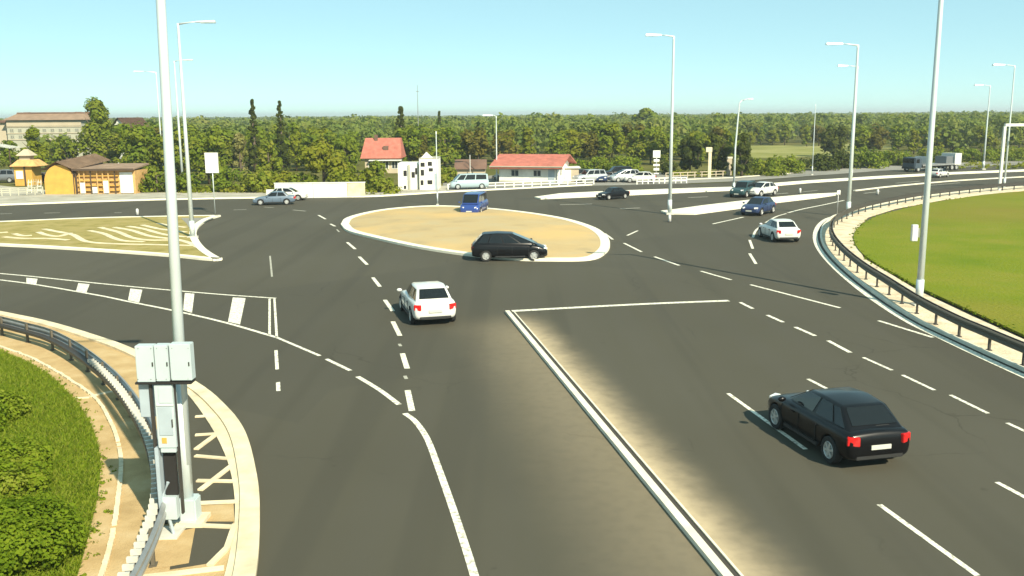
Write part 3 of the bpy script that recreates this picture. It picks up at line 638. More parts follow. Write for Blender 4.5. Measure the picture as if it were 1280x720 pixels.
# lorry
def lorry():
    p = G(1164, 213.5, 0); a = G(1135, 214.5); b = G(1192, 211.5); h = math.atan2(a.y-b.y, a.x-b.x); L = (a-b).length
    root = thing('lorry', 'flatbed lorry with dark cab and white box at its rear on the far highway', 'lorry', (p.x, p.y, 0), h)
    bm = BB(L/2-1.6, L/2, -1.1, 1.1, .45, 2.1); bmesh.ops.bevel(bm, geom=bm.edges[:], offset=.12, segments=2, affect='EDGES'); cb = obj('cab', bm, paint('cab_paint', (.05, .07, .09)), root)
    obj('windscreen', BB(L/2-.02, L/2+.015, -.95, .95, 1.3, 1.9), 'glass', cb); obj('side_window', BB(L/2-1.0, L/2-.3, 1.09, 1.115, 1.3, 1.85), 'glass', cb); obj('side_window', BB(L/2-1.0, L/2-.3, -1.115, -1.09, 1.3, 1.85), 'glass', cb)
    obj('bumper', BB(L/2, L/2+.08, -1.05, 1.05, .45, .75), 'trim', cb)
    obj('chassis', BB(-L/2, L/2-1.7, -.5, .5, .55, .8), 'trim', root)
    obj('flatbed', BB(-L/2+1.6, L/2-1.7, -1.15, 1.15, .82, 1.05), 'steel', root)
    obj('load', BB(-L/2+1.7, -L/2+3.2, -.95, .95, 1.06, 2.1), P_GREY, root); obj('load_frame', BB(L/2-2.8, L/2-2.6, -1.0, 1.0, 1.06, 2.2), P_WHITE, root)
    obj('white_box', BB(-L/2, -L/2+1.5, -1.15, 1.15, .82, 2.5), P_WHITE, root)
    for x in (L/2-.9, -L/2+.9, -L/2+1.9):
        for sd in (-1, 1):
            w = meshobj('wheel', CACHE['wheel'][0], None, root, (x, sd*.95, .45)); w.scale = (1.35,)*3; w.rotation_euler = (0, 0, 0 if sd > 0 else math.pi); meshobj('rim', CACHE['wheel'][1], None, w)
lorry()
# ------------------------------------------------------------------ lamp posts
def lamp_post(label, base, top, arm=0, name='street_lamp', r0=.165, r1=.085, group='tall street lamps around the junction', headlen=1.35, lean=0, collar=1.25, straight=False):
    """base, top in pixels; top.y gives the height; arm = arm length in metres (+ to the right)"""
    b = G(*base); 
    if isinstance(top, (int, float)): hh = top
    else: hh = AY(base[0], top[1], b.y).z
    root = thing(name, label, 'street lamp', (b.x, b.y, 0), 0, group)
    m = 'pole'
    bm = TB([(0, 0, .0), (lean*.5 if straight else 0, 0, hh*.5), (lean*(.98 if straight else .5), 0, hh-.3), (lean, 0, hh)], [r0, (r0+r1)/2, r1*1.05, r1], 12); obj('pole', bm, m, root, smooth=True)
    obj('base_plate', BB(-r0*1.9, r0*1.9, -r0*1.9, r0*1.9, .0, .16), 'concrete', root)
    bm = TB([(0, 0, .3), (0, 0, collar)], r0*1.12, 12); obj('door_collar', bm, m, root, smooth=True)
    if arm:
        s = 1 if arm > 0 else -1
        bm = TB([(lean, 0, hh-.05), (lean+arm*.5, 0, hh+.06), (lean+arm*.72, 0, hh+.08)], [r1*.9, .04, .035], 8); obj('arm', bm, m, root, smooth=True)
        bm = bmesh.new(); box(bm, -headlen/2, headlen/2, -.21, .21, -.10, .10)
        for v in bm.verts:
            if v.co.x*s < 0: v.co.y *= .5; v.co.z *= .55
            if v.co.z > 0: v.co.y *= .75
        bmesh.ops.bevel(bm, geom=bm.edges[:], offset=.03, segments=2, affect='EDGES'); bmesh.ops.translate(bm, vec=(lean+arm*.72+s*headlen/2, 0, hh+.09), verts=bm.verts[:])
        hd = obj('lamp_head', bm, m, root)
        bm = bmesh.new(); box(bm, -headlen*.3, headlen*.3, -.11, .11, -.02, .0); bmesh.ops.translate(bm, vec=(lean+arm*.72+s*headlen*.55, 0, hh+.012), verts=bm.verts[:]); obj('lens', bm, 'lamp', hd)
    return root
lamp_post('thick pale lamp post rising out of the frame beside the grey roadside cabinet', (236, 655), 15.3, 2.4, r0=.125, r1=.075, headlen=1.2, collar=3.2, lean=.30, straight=True)
lamp_post('tall lamp post on the right end of the striped grass island, arm to the right', (241, 298), (232, 29), 1.7)
lamp_post('tall lamp post at the tip of the lower white divider, arm to the left', (837, 268), (850, 45), -1.4)
lamp_post('tall lamp post in the stone verge bend at the corner of the grass field', (1060, 271), (1076, 56), -1.7)
lamp_post('tall lamp post behind the right guard rail carrying a small white box', (1148, 384), 15.3, -2.2, r0=.15, r1=.09, headlen=1.2)
lamp_post('distant lamp post seen just left of the one at the field corner', (1064, 224), (1067, 83), -1.7, r0=.14)
lamp_post('distant lamp post behind the left island post', (229, 236), (229, 76), 1.2)
lamp_post('faint distant lamp post with its arm to the left, behind the thick pale post', (205, 226), (203, 90), -2.2, r0=.1)
lamp_post('thin distant lamp post left of the red tiled white building', (621, 228), (624, 145), -.5, r0=.1, r1=.05)
lamp_post('slender pole on the far rim of the sandy roundabout', (547, 257), (546, 164), 0, name='signal_pole', r0=.06, r1=.045)
lamp_post('old leaning lamp post at the right end of the upper white divider', (917, 243), (926, 125), .7, r0=.12, r1=.07, headlen=.6, lean=.55)
lamp_post('thin lamp post by the meadow left of the field corner', (1015, 219), (1020, 130), 0, r0=.07, r1=.04)
lamp_post('distant lamp post left of the gantry on the highway verge', (1229, 212), (1238, 107), -1.4, r0=.14, r1=.07)
lamp_post('distant lamp post rising behind the highway gantry', (1255, 236), (1262, 82), -1.5, r0=.11, r1=.06)
# delineator bollards (small white dots)
for lb, x, y in (('small white bollard on the road left of the striped island lamp', 172, 269), ('small white bollard in front of the lower divider tip', 837, 277.5), ('small white bollard between the two white dividers', 1000, 242), ('small white bollard at the thin end of the lower divider', 1049, 244.5), ('small white bollard on the far highway right of the lower divider', 1097, 243.5), ('small white bollard at the left end of the upper divider', 921, 241.5)):
    p = G(x, y); root = thing('bollard', lb, 'bollard', (p.x, p.y, 0), 0, 'white bollards on the road')
    obj('post', TB([(0, 0, 0), (0, 0, .5), (0, 0, .58)], [.13, .12, .07], 10), P_WHITE, root, smooth=True); obj('foot', TB([(0, 0, 0), (0, 0, .05)], .2, 10), 'trim', root)
# sign at the island
p = G(269, 267); sg = thing('road_sign', 'white rectangular road sign on a thin pole at the tip of the striped island', 'sign', (p.x, p.y, 0))
zt = AY(269, 191, p.y).z; zb = AY(269, 216, p.y).z; wd = 16/F*p.y
obj('pole', TB([(0, 0, 0), (0, 0, zt)], .045, 8), 'pole', sg, smooth=True)
obj('panel', BB(-wd*.5, wd*.5, -.10, -.05, zb, zt), 'wall_w', sg); obj('panel_frame', BB(-wd*.53, wd*.53, -.05, -.03, zb-.04, zt+.04), 'steel', sg)
# box on right pole
q = AY(1143, 291, G(1148, 384).y-.25); root = thing('junction_box', 'small white box fixed to the left side of the tall right lamp post', 'box', (q.x, q.y, q.z))
bm = BB(-.13, .13, -.09, .09, -.36, .36); bmesh.ops.bevel(bm, geom=bm.edges[:], offset=.02, segments=2, affect='EDGES'); obj('housing', bm, P_WHITE, root); obj('bracket', BB(.13, .22, -.03, .03, -.2, .2), 'steel', root)
# thin sign post by the verge bend
p = G(1046, 276); root = thing('road_sign', 'tiny blank white sign on a thin post at the start of the right guard rail', 'sign', (p.x, p.y, 0)); zt = AY(1048, 238, p.y).z
obj('pole', TB([(0, 0, 0), (0, 0, zt)], .035, 8), 'steel', root, smooth=True); obj('panel', BB(-.12, .12, -.06, -.035, zt-.3, zt), 'wall_w', root)
# gantry
p = G(1249, 239); q = G(1330, 232); root = thing('gantry', 'white portal gantry over the highway at the right edge', 'gantry', (p.x, p.y, 0)); zt = AY(1257, 158, p.y).z
d = Vector((8.0, 2.0, 0))
obj('gantry_post', BB(-.13, .13, -.13, .13, 0, zt), P_WHITE, root); obj('gantry_post', BB(-.13, .13, -.13, .13, 0, zt), P_WHITE, root, loc=tuple(d))
bm = BB(0, d.length, -.12, .12, zt, zt+.3); bmesh.ops.rotate(bm, cent=(0, 0, 0), matrix=Matrix.Rotation(math.atan2(d.y, d.x), 3, 'Z'), verts=bm.verts[:]); obj('gantry_beam', bm, P_WHITE, root)
# mast
p = G(524, 205); root = thing('radio_mast', 'thin faint radio mast rising beyond the woods', 'mast', (p.x, p.y, 0)); zt = AY(524, 106, p.y).z
obj('mast_pole', TB([(0, 0, 0), (0, 0, zt)], [.1, .04], 6), 'steel', root); obj('antenna', BB(-.3, .3, -.03, .03, zt-1.2, zt-1.1), 'steel', root)
# ------------------------------------------------------------------ roadside cabinet (near left)
Yc = G(236, 655).y-.55
def cab():
    o_ = AY(209, 640, Yc); root = thing('roadside_cabinet', 'grey roadside equipment cabinet with three-panel box on legs beside the near lamp post', 'cabinet', (o_.x, Yc, 0))
    def X(px, py): return AY(px, py, Yc).x-o_.x
    def Zz(py, px=209): return AY(px, py, Yc).z
    def pan(name, x0, x1, y0, y1, yd0, yd1, m, par=None, b=.012):
        bm = BB(X(x0, (y0+y1)/2), X(x1, (y0+y1)/2), yd0, yd1, Zz(y1), Zz(y0)); bmesh.ops.bevel(bm, geom=bm.edges[:], offset=b, segments=2, affect='EDGES'); return obj(name, bm, m, par or root)
    pan('box_panel', 175, 197.5, 429, 474, -.22, .0, 'cab'); pan('box_panel', 198.6, 215.5, 428.5, 473, -.225, .0, 'cab'); pan('box_panel', 217.3, 243.5, 427, 472, -.23, .0, 'cab')
    pan('box_back', 177, 242, 431, 470, .002, .04, 'cab2', b=.004); pan('box_rim', 174.5, 244, 473.8, 476.5, -.24, .03, 'dark', b=.005)
    for x_ in (196, 214, 241): pan('latch', x_-.7, x_+.7, 449, 454, -.242, -.225, 'dsteel', b=.002)
    for x_ in (178, 194, 201, 213, 220, 240):
        for y_ in (432, 470): pan('bolt', x_-.35, x_+.35, y_-.35, y_+.35, -.236, -.215, 'dsteel', b=.001)
    pan('leg', 194.5, 198, 476, 640, -.12, -.02, 'dsteel'); pan('leg', 223, 226, 476, 640, -.12, -.02, 'dsteel')
    pan('side_panel', 176, 194, 477, 520, -.08, .04, 'cab2'); 
    d = pan('door', 199.5, 222, 477, 556, -.20, .04, 'cab'); pan('door_window', 203, 220, 481, 500, -.215, -.20, 'cab', d, .004); pan('door_window', 203, 220, 505, 540, -.215, -.20, 'cab2', d, .004); pan('door_rail', 200.5, 221.5, 501, 503.5, -.222, -.20, P_WHITE, d, .003)
    pan('door_handle', 219.6, 220.6, 520, 530, -.235, -.20, 'dsteel', d, .003); pan('warning_plate', 207, 213, 543, 550, -.208, -.20, 'wall_y', d, .001)
    pan('frame', 205, 224, 556, 562, -.19, .04, 'cab'); pan('opening', 206, 222, 562, 618, -.05, .02, 'dark')
    pan('lower_box', 200, 204.8, 556, 640, -.19, .04, 'cab2'); 
    bm = TB([(X(214, 618), -.12, Zz(600)), (X(207, 630), -.12, Zz(618)), (X(219, 655), -.12, .1)], .035, 8); obj('conduit', bm, 'cab2', root)
    pan('lower_plate', 204.8, 224, 618, 646, -.16, .04, 'cab')
    bm = BB(X(196, 650)-.02, X(226, 650), -.30, .25, 0, .10); obj('plinth', bm, 'concrete', root)
    return root
cab()
p = G(238.5, 655); fb = thing('lamp_footing', 'pale square concrete footing sleeve at the foot of the thick near lamp post', 'footing', (p.x, p.y, 0))
bm = BB(-.19, .19, -.19, .19, .04, .62); bmesh.ops.bevel(bm, geom=bm.edges[:], offset=.03, segments=2, affect='EDGES'); obj('sleeve', bm, 'cab', fb); obj('plinth', BB(-.34, .34, -.30, .30, .0, .14), 'kerbcream', fb)
# ------------------------------------------------------------------ buildings
def prism(bm, pts_yz, x0, x1):
    a = [bm.verts.new((x0, y, z)) for y, z in pts_yz]; b = [bm.verts.new((x1, y, z)) for y, z in pts_yz]
    bm.faces.new(a); bm.faces.new(b[::-1])
    for i in range(len(a)): j = (i+1) % len(a); bm.faces.new((a[i], b[i], b[j], a[j]))
def window(root, x, y, z0, w, h, ax='x', m='winglass', frame='wall_w'):
    """window on a wall facing -y (ax x) or facing +-x (ax y)"""
    if ax == 'x':
        f = obj('window', BB(x-w/2-.08, x+w/2+.08, y-.05, y, z0-.08, z0+h+.08), frame, root); obj('pane', BB(x-w/2, x+w/2, y-.065, y-.052, z0, z0+h), m, f)
        obj('mullion', BB(x-.03, x+.03, y-.09, y-.067, z0, z0+h), frame, f)
    else:
        s = 1 if ax == 'y+' else -1; a = sorted((x, x+s*.05)); b = sorted((x+s*.052, x+s*.065))
        f = obj('window', BB(a[0], a[1], y-w/2-.08, y+w/2+.08, z0-.08, z0+h+.08), frame, root); obj('pane', BB(b[0], b[1], y-w/2, y+w/2, z0, z0+h), m, f)
    return f
def at_base(px, py): p = G(px, py); return p
# white building with the red roof (long side to camera, gable bright on the right)
p0 = G(624, 229); p1 = G(699, 230); Lb = p1.x-p0.x
root = thing('long_house', 'long white building with red tiled roof and bright right gable', 'building', (p0.x, p0.y, 0), math.radians(-16))
he = 2.35; hr = 3.45; D = 7.0
bm = bmesh.new(); prism(bm, [(0, 0), (0, he), (D*.5, hr-.1), (D, he), (D, 0)], 0, Lb); obj('wall', bm, 'wall_w', root); obj('plinth', BB(-.02, Lb+.03, -.04, -.002, 0, .35), 'wall_g', root)
bm = bmesh.new(); prism(bm, [(-.9, he-.28), (-.9, he-.10), (D*.5, hr+.10), (D+.5, he-.05), (D+.5, he-.2), (D*.5, hr-.08)], -1.0, Lb+.9); rf = obj('roof', bm, 'roof_s', root)
obj('fascia', BB(-1.0, Lb+.9, -.96, -.902, he-.42, he-.10), 'roof_r', rf); obj('barge_board', BB(-.95, Lb+.85, -.9, -.3, he-.50, he-.43), 'timber', rf)
obj('downpipe', TB([(Lb+.02, -.08, .0), (Lb+.02, -.08, he-.3)], .06, 8), 'steel', root)
for x in (2.1, 5.0): window(root, x, 0, .95, .9, .7, frame='wall_w')
obj('door', BB(Lb-1.1, Lb-.3, -.05, -.003, 0, 1.95), 'cab2', root)
for y in (2.0, 4.9): window(root, Lb, y, 1.0, .7, .8, 'y+', frame='wall_w')
obj('round_vent', TB([(Lb-.01, 3.5, 2.4), (Lb+.04, 3.5, 2.4)], .28, 16), 'timber', root)
obj('gutter', TB([(-1, -1.0, he-.2), (Lb+.9, -1.0, he-.2)], .07, 8), 'wall_g', rf)
root = thing('garage', 'low cream shed right of the long white building', 'shed', (G(702, 228).x, G(702, 228).y+1.5, 0))
obj('wall', BB(0, 2.3, 0, 2.5, 0, 1.7), 'wall_b', root); obj('roof', BB(-.15, 2.5, -.2, 2.6, 1.7, 1.85), 'wall_w', root); obj('door', BB(.5, 1.3, -.04, -.002, 0, 1.5), 'wall_w', root)
# red roofed house
p0 = G(452, 217); p1 = G(500, 217); w = p1.x-p0.x; Y = p0.y
zt = AY(475, 173, Y).z; ze = AY(475, 198, Y).z
root = thing('red_roof_house', 'cream house with salmon red hipped roof half hidden by trees', 'house', (p0.x, Y, 0))
obj('wall', BB(.5, w-.3, .4, 6, 0, ze), 'wall_b', root)
bm = bmesh.new(); v = [bm.verts.new(q) for q in ((-.1, -.2, ze), (w+.2, -.2, ze), (w+.2, 6.6, ze), (-.1, 6.6, ze), (.35, 2.6, zt), (w-.2, 2.6, zt), (w-.1, 3.6, zt), (.35, 3.6, zt))]
for f in ((0, 1, 5, 4), (1, 2, 6, 5), (2, 3, 7, 6), (3, 0, 4, 7), (4, 5, 6, 7), (3, 2, 1, 0)): bm.faces.new([v[i] for i in f])
rf = obj('roof', bm, 'roof_s', root); obj('chimney', BB(w*.3, w*.3+.5, 2.2, 2.7, zt-.8, zt+.5), 'roof_br', rf); obj('dormer', BB(w*.55, w*.55+.8, .9, 2.2, ze+1.0, ze+1.8), 'roof_br', rf)
for x in (1.5, 3.6, 5.0): window(root, x, .4, ze-1.5, .8, 1.0)
obj('awning', BB(1.2, w+.2, -.4, .38, ze-.35, ze-.2), 'wall_w', root)
# white half-built house with dark openings
p0 = G(498, 237); Y = p0.y; s = Y/F
root = thing('white_frame_house', 'bright white narrow house with dark openings and little gable behind the kerb', 'house', (p0.x, Y, 0))
def zz(py): return AY(520, py, Y).z
obj('wall', BB(0, 27*s, 0, 4, 0, zz(204)), 'wall_w', root); obj('wall', BB(27*s+.01, 50*s, -.5, 4, 0, zz(199)), 'wall_w', root)
bm = bmesh.new(); prism(bm, [(-.5, zz(199)), (4, zz(199)), (4, zz(199)+.15), (-.5, zz(199)+.15)], 27*s, 50*s); obj('cornice', bm, 'wall_g', root)
bm = bmesh.new(); a = [bm.verts.new(q) for q in ((29*s, -.45, zz(198)), (44*s, -.45, zz(198)), (36*s, -.45, zz(190)), (29*s, .2, zz(198)), (44*s, .2, zz(198)), (36*s, .2, zz(190)))]
for f in ((0, 1, 2), (5, 4, 3), (0, 3, 4, 1), (1, 4, 5, 2), (2, 5, 3, 0)): bm.faces.new([a[i] for i in f])
obj('gable', bm, 'wall_w', root)
for (x0, x1, y0, y1) in ((7, 11, 213, 220), (17, 21, 215, 222), (21.5, 24, 210, 218), (7, 10, 232, 236)): f = obj('window', BB(x0*s, x1*s, -.03, -.004, zz(y1), zz(y0)), 'dark', root)
for (x0, x1, y0, y1) in ((29, 33, 212, 219), (29, 34, 203, 208), (38, 43, 202, 207), (39, 44, 210, 214), (28.5, 32, 225, 231), (37, 43, 225, 230)): obj('window', BB(x0*s, x1*s, -.54, -.504, zz(y1), zz(y0)), 'dark', root)
for x in (14.0, 26.0): obj('pilaster', BB(x*s-.12, x*s+.12, -.16, -.004, 0, zz(206)), 'wall_g', root)
obj('door', BB(46*s, 49*s, -.54, -.504, 0, 1.9), 'cab2', root)
# yellow gabled timber shop
p0 = G(57, 243); Y = p0.y; s = Y/F
def zy(py): return AY(75, py, Y).z
root = thing('timber_shop', 'ochre timber shop with round yellow gable and long open shelves front', 'shop', (p0.x, Y, 0))
gw = 38*s; ang = [math.pi*k/16 for k in range(17)]
bm = bmesh.new(); hb = zy(228); ht = zy(206)
pr = [(0, 0), (gw, 0)]+[(gw/2+gw/2*math.cos(a)*1.0, hb+(ht-hb)*math.sin(a)) for a in ang]
a = [bm.verts.new((x, 0, z)) for x, z in pr]; b = [bm.verts.new((x, 5, z)) for x, z in pr]
bm.faces.new(a); bm.faces.new(b[::-1])
for i in range(len(a)): j = (i+1) % len(a); bm.faces.new((a[i], b[i], b[j], a[j]))
obj('gable_wall', bm, 'wall_y', root)
obj('wall', BB(gw, 112*s, .3, 4.2, 0, zy(214)), 'wall_o', root)
zr = zy(197)
bm = bmesh.new(); v = [bm.verts.new(q) for q in ((-.25, -.35, zy(213)), (gw*.47, -.45, zy(202)), (gw+.15, -.4, zy(212)), (-.25, 5, zy(213)), (gw*.47+2.2, 5, zy(194)), (62*s, 5, zy(203)))]
for f in ((0, 1, 4, 3), (1, 2, 5, 4)): bm.faces.new([v[i] for i in f])
bmesh.ops.solidify(bm, geom=bm.faces[:], thickness=.12); rf = obj('roof', bm, 'roof_b', root)
bm = bmesh.new(); prism(bm, [(-.3, zy(213)), (-.3, zy(211.5)), (4.5, zy(207)), (4.5, zy(209))], gw-.1, 113*s); obj('flat_roof', bm, 'roof_b', root)
obj('fascia', BB(gw-.1, 113*s, -.38, -.31, zy(213.5), zy(211)), 'timber', root)
for k, t_ in enumerate((36, 38.5)): obj('corner_post', BB(t_*s+.02, (t_+1.2)*s, -.06, .2, 0, zy(214)), 'timber', root)
for k in range(4):
    z_ = .35+k*.55; obj('shelf', BB(gw+.3, 92*s, .02, .28, z_, z_+.10), 'wall_y', root)
for x in (44, 50, 58, 66, 73, 80, 88): obj('post', BB(x*s-.06, x*s+.06, -.04, .015, 0, zy(214)), 'timber' if x in (58, 88) else 'wall_o', root)
for x, h_ in ((47, 1.3), (76, 1.5), (62, .8)): obj('display_panel', BB(x*s-.22, x*s+.32, -.12, -.05, .1, h_), 'wall_w', root)
obj('white_shutter', BB(93*s, 109*s, .2, .29, .1, zy(216)), 'wall_w', root)
# yellow pagoda kiosk
p0 = G(6, 234); Y = p0.y+2; s = Y/F; w = 26*s
root = thing('pagoda_kiosk', 'small yellow kiosk with tiered roof left of the timber shop', 'kiosk', (p0.x, Y, 0))
def zk(py): return AY(20, py, Y).z
obj('wall', BB(.2, w-.2, .2, 2.6, 0, zk(208)), 'wall_y', root); obj('window', BB(.45, w*.5, .13, .19, .9, 1.9), 'wall_w', root); obj('post', BB(w*.55, w*.62, .1, .19, 0, zk(208)), 'timber', root)
def pyr(n, x0, x1, y0, y1, z0, z1, k, m):
    bm = bmesh.new(); cx_, cy_ = (x0+x1)/2, (y0+y1)/2
    lo = [bm.verts.new((x, y, z0)) for x, y in ((x0, y0), (x1, y0), (x1, y1), (x0, y1))]; hi = [bm.verts.new((cx_+(x-cx_)*k, cy_+(y-cy_)*k, z1)) for x, y in ((x0, y0), (x1, y0), (x1, y1), (x0, y1))]
    bm.faces.new(lo[::-1]); bm.faces.new(hi)
    for i in range(4): j = (i+1) % 4; bm.faces.new((lo[i], lo[j], hi[j], hi[i]))
    return obj(n, bm, m, root)
pyr('lower_roof', -.1, w+.7, -.3, 3, zk(208), zk(200), .55, 'wall_o'); obj('upper_storey', BB(w*.25, w*.75, .9, 2, zk(200), zk(195)), 'wall_b', root); pyr('upper_roof', w*.15, w*.9, .5, 2.3, zk(195), zk(187), .2, 'wall_b')
# apartment block far left
p1 = G(106, 205); Y = p1.y; s = Y/F; x1 = p1.x; x0 = x1-92*s
root = thing('apartment_block', 'wide beige apartment block with brown roof far left behind the trees', 'building', (x0, Y, 0))
def za(py): return AY(50, py, Y).z
Wd = x1-x0; zt = za(150)
obj('wall', BB(0, Wd, 0, 12, 0, zt), 'wall_g', root); obj('left_wing', BB(-9, -.01, 1.5, 13, 0, za(153)), 'wall_b', root)
bm = bmesh.new(); v = [bm.verts.new(q) for q in ((-.5, -.6, zt), (Wd+.5, -.6, zt), (Wd+.5, 12.6, zt), (-.5, 12.6, zt), (.6, 3.0, za(142)), (Wd-.6, 3.0, za(142)), (Wd-.6, 9, za(142)), (.6, 9, za(142)))]
for f in ((0, 1, 5, 4), (1, 2, 6, 5), (2, 3, 7, 6), (3, 0, 4, 7), (4, 5, 6, 7), (3, 2, 1, 0)): bm.faces.new([v[i] for i in f])
rf = obj('roof', bm, 'roof_b', root); obj('ridge', BB(.6, Wd-.6, 2.9, 3.1, za(142), za(142)+.25), 'roof_br', rf)
for fx in (.1, .8, .93): obj('chimney', BB(Wd*fx, Wd*fx+.9, 4, 5, za(142)-.2, za(140)), 'roof_br', rf)
bm = BB(-9.4, -.52, 1.0, 13.4, za(153), za(150)); obj('wing_roof', bm, 'roof_br', root)
for zc in (158, 166, 174): obj('storey_band', BB(.0, Wd, -.12, -.003, za(zc)-.14, za(zc)), 'wall_b', root)
for zc in (164.5, 172.5):
    for k in range(9): window(root, .9+k*(Wd-1.8)/8, 0, za(zc), .6, .5, m='winpale', frame='wall_g')
obj('upper_wall_band', BB(.02, Wd-.02, -.10, -.003, za(157.5), za(151.5)), 'wall_b', root)
# white gabled house peeking out right of the big tree
p0 = G(143, 206); Y = p0.y; s = Y/F
root = thing('white_gable_house', 'white house gable with dark roof peeking out right of the tallest tree', 'house', (p0.x, Y, 0), math.radians(-18))
bm = bmesh.new(); v = [(0, 0), (24*s, 0), (24*s, AY(150, 162, Y).z), (12*s, AY(150, 148, Y).z), (0, AY(150, 162, Y).z)]
a = [bm.verts.new((x, 0, z)) for x, z in v]; b = [bm.verts.new((x, 6, z)) for x, z in v]; bm.faces.new(a); bm.faces.new(b[::-1])
for i in range(5): j = (i+1) % 5; bm.faces.new((a[i], b[i], b[j], a[j]))
obj('wall', bm, 'wall_w', root)
bm = bmesh.new(); zE = v[2][1]; zR = v[3][1]; e_ = [bm.verts.new(q) for q in ((24*s+.5, -.4, zE-.2), (12*s, -.4, zR+.15), (-.5, -.4, zE-.2), (24*s+.5, 6.4, zE-.2), (12*s, 6.4, zR+.15), (-.5, 6.4, zE-.2))]
bm.faces.new((e_[0], e_[1], e_[4], e_[3])); bm.faces.new((e_[1], e_[2], e_[5], e_[4])); bmesh.ops.solidify(bm, geom=bm.faces[:], thickness=.2); obj('roof', bm, 'roof_br', root)
window(root, 8*s, 0, AY(150, 172, Y).z, .9, 1.2); window(root, 16*s, 0, AY(150, 172, Y).z, .9, 1.2)
# brown roofed hut behind the pale van
p0 = G(568, 225); Y = p0.y; s = Y/F
root = thing('brown_roof_hut', 'low hut with brown roof behind the pale parked van', 'hut', (p0.x, Y, 0)); zt = AY(590, 200, Y).z
obj('wall', BB(.3, 38*s, 0, 4, 0, zt-1.1), 'wall_b', root); bm = bmesh.new(); prism(bm, [(-.4, zt-1.2), (2, zt), (4.4, zt-1.2)], 0, 40*s); obj('roof', bm, 'roof_br', root); obj('white_pole', TB([(20*s, -.6, 0), (20*s, -.6, zt+.7)], .05, 6), P_WHITE, root)
# white canopy roof far left
p0 = G(-8, 226); root = thing('canopy', 'white sloping canopy on posts at the far left edge', 'canopy', (p0.x, p0.y+1, 0)); Y = p0.y
bm = bmesh.new(); v = [bm.verts.new(q) for q in ((-4, 0, AY(0, 176, Y).z), (2.2, 0, AY(0, 186, Y).z), (2.2, 3, AY(0, 185, Y).z), (-4, 3, AY(0, 175, Y).z))]; bm.faces.new(v); bmesh.ops.solidify(bm, geom=bm.faces[:], thickness=.15); obj('canopy_roof', bm, 'wall_w', root)
for x in (-3, 1.9): obj('post', BB(x-.06, x+.06, .3, .42, 0, AY(0, 186, Y).z), 'timber', root)
# long white wall
a = G(343, 248.2); b = G(456, 246.8); d = b-a; root = thing('white_wall', 'long low white wall behind the far kerb left of the roundabout', 'wall', (a.x, a.y+.3, 0), math.atan2(d.y, d.x))
Lw = d.length; zw = AY(400, 229.5, a.y).z
obj('wall_panel', BB(0, Lw*.42, 0, .25, 0, zw), 'wall_w', root); obj('wall_panel', BB(Lw*.425, Lw*.80, 0, .25, 0, zw-.03), 'wall_w', root); obj('wall_panel', BB(Lw*.805, Lw, 0, .25, 0, zw), 'kerbcream', root)
obj('coping', BB(-.05, Lw+.05, -.05, .30, zw, zw+.08), 'wall_w', root); obj('lower_end', BB(-.9, -.01, 0, .25, 0, zw*.6), 'wall_w', root)
# tower of small signs
p0 = G(820, 225); Y = p0.y; root = thing('sign_tower', 'narrow striped tower of white sign panels on one post', 'sign', (p0.x, Y, 0)); s = Y/F
obj('pole', TB([(0, 0, 0), (0, 0, AY(820, 190, Y).z)], .10, 8), 'steel', root, smooth=True)
for (y0, y1, w_) in ((188, 197, 9), (199, 202, 7), (205, 207.5, 8), (210, 213, 7), (216, 217.5, 6)): obj('panel', BB(-w_*s/2, w_*s/2, -.16, -.104, AY(820, y1, Y).z, AY(820, y0, Y).z), 'wall_w', root)
# totem and frames
p0 = G(886.5, 223); Y = p0.y; root = thing('totem', 'slim pale stone pillar in front of the dark trees', 'pillar', (p0.x, Y, 0)); s = Y/F
obj('shaft', BB(-.20, .20, -.15, .15, 0, AY(887, 190, Y).z), 'kerbcream', root); obj('cap', BB(-.55, .25, -.2, .2, AY(887, 190, Y).z, AY(887, 184, Y).z), 'kerbcream', root)
p0 = G(911, 219); Y = p0.y; root = thing('totem', 'short pale pillar beside the old leaning lamp', 'pillar', (p0.x, Y, 0)); obj('shaft', BB(-.35, .35, -.15, .15, 0, AY(911, 198, Y).z), 'wall_b', root); obj('cap', BB(-.42, .42, -.2, .2, AY(911, 198, Y).z, AY(911, 196, Y).z), 'kerb', root)
def fence(label, a, b, h, m='wall_w', rails=2, n=10, name='fence'):
    a, b = G(*a), G(*b); d = b-a; root = thing(name, label, 'fence', (a.x, a.y, 0), math.atan2(d.y, d.x)); L = d.length
    for k in range(rails): z_ = h*(.45+.5*k/max(1, rails-1)) if rails > 1 else h*.9; obj('rail', BB(0, L, -.03, .03, z_-.05, z_+.05), m, root)
    for k in range(n+1): x = L*k/n; obj('fence_post', BB(x-.06, x+.06, -.06, .06, 0, h), m, root)
    return root
fence('low white rail fence along the car park kerb', (560, 237), (742, 230.5), .65, n=16)
fence('low white fence posts right of the parked cars', (796, 230.5), (858, 229), .75, n=9)
fence('pale rail fence in front of the dark trees', (832, 223.5), (912, 220.5), .8, 'wall_b', n=9)
fence('pale timber fence in front of the yellow kiosk and shop', (-40, 247), (54, 243), .9, 'wall_g', rails=3, n=9)
# shrubby clutter by shop: market crates
for i, (x, y, m) in enumerate(((38, 241, 'wall_w'), (44, 240, 'wall_b'), (50, 241, 'wall_w'))):
    p0 = G(x, y); root = thing('display_stand', ['white slatted display stand nearest the pagoda kiosk', 'cream display stand between two white ones', 'white display stand nearest the yellow gable'][i], 'stand', (p0.x, p0.y, 0), group='display stands by the timber shop')
    for k in range(3): obj('shelf', BB(-.25, .25, -.15+.1*k, .0+.1*k, .3+.45*k, .36+.45*k), m, root)
    for sx in (-.25, .25): obj('leg', TB([(sx, -.2, 0), (sx*.6, .2, 1.5)], .03, 6), m, root)
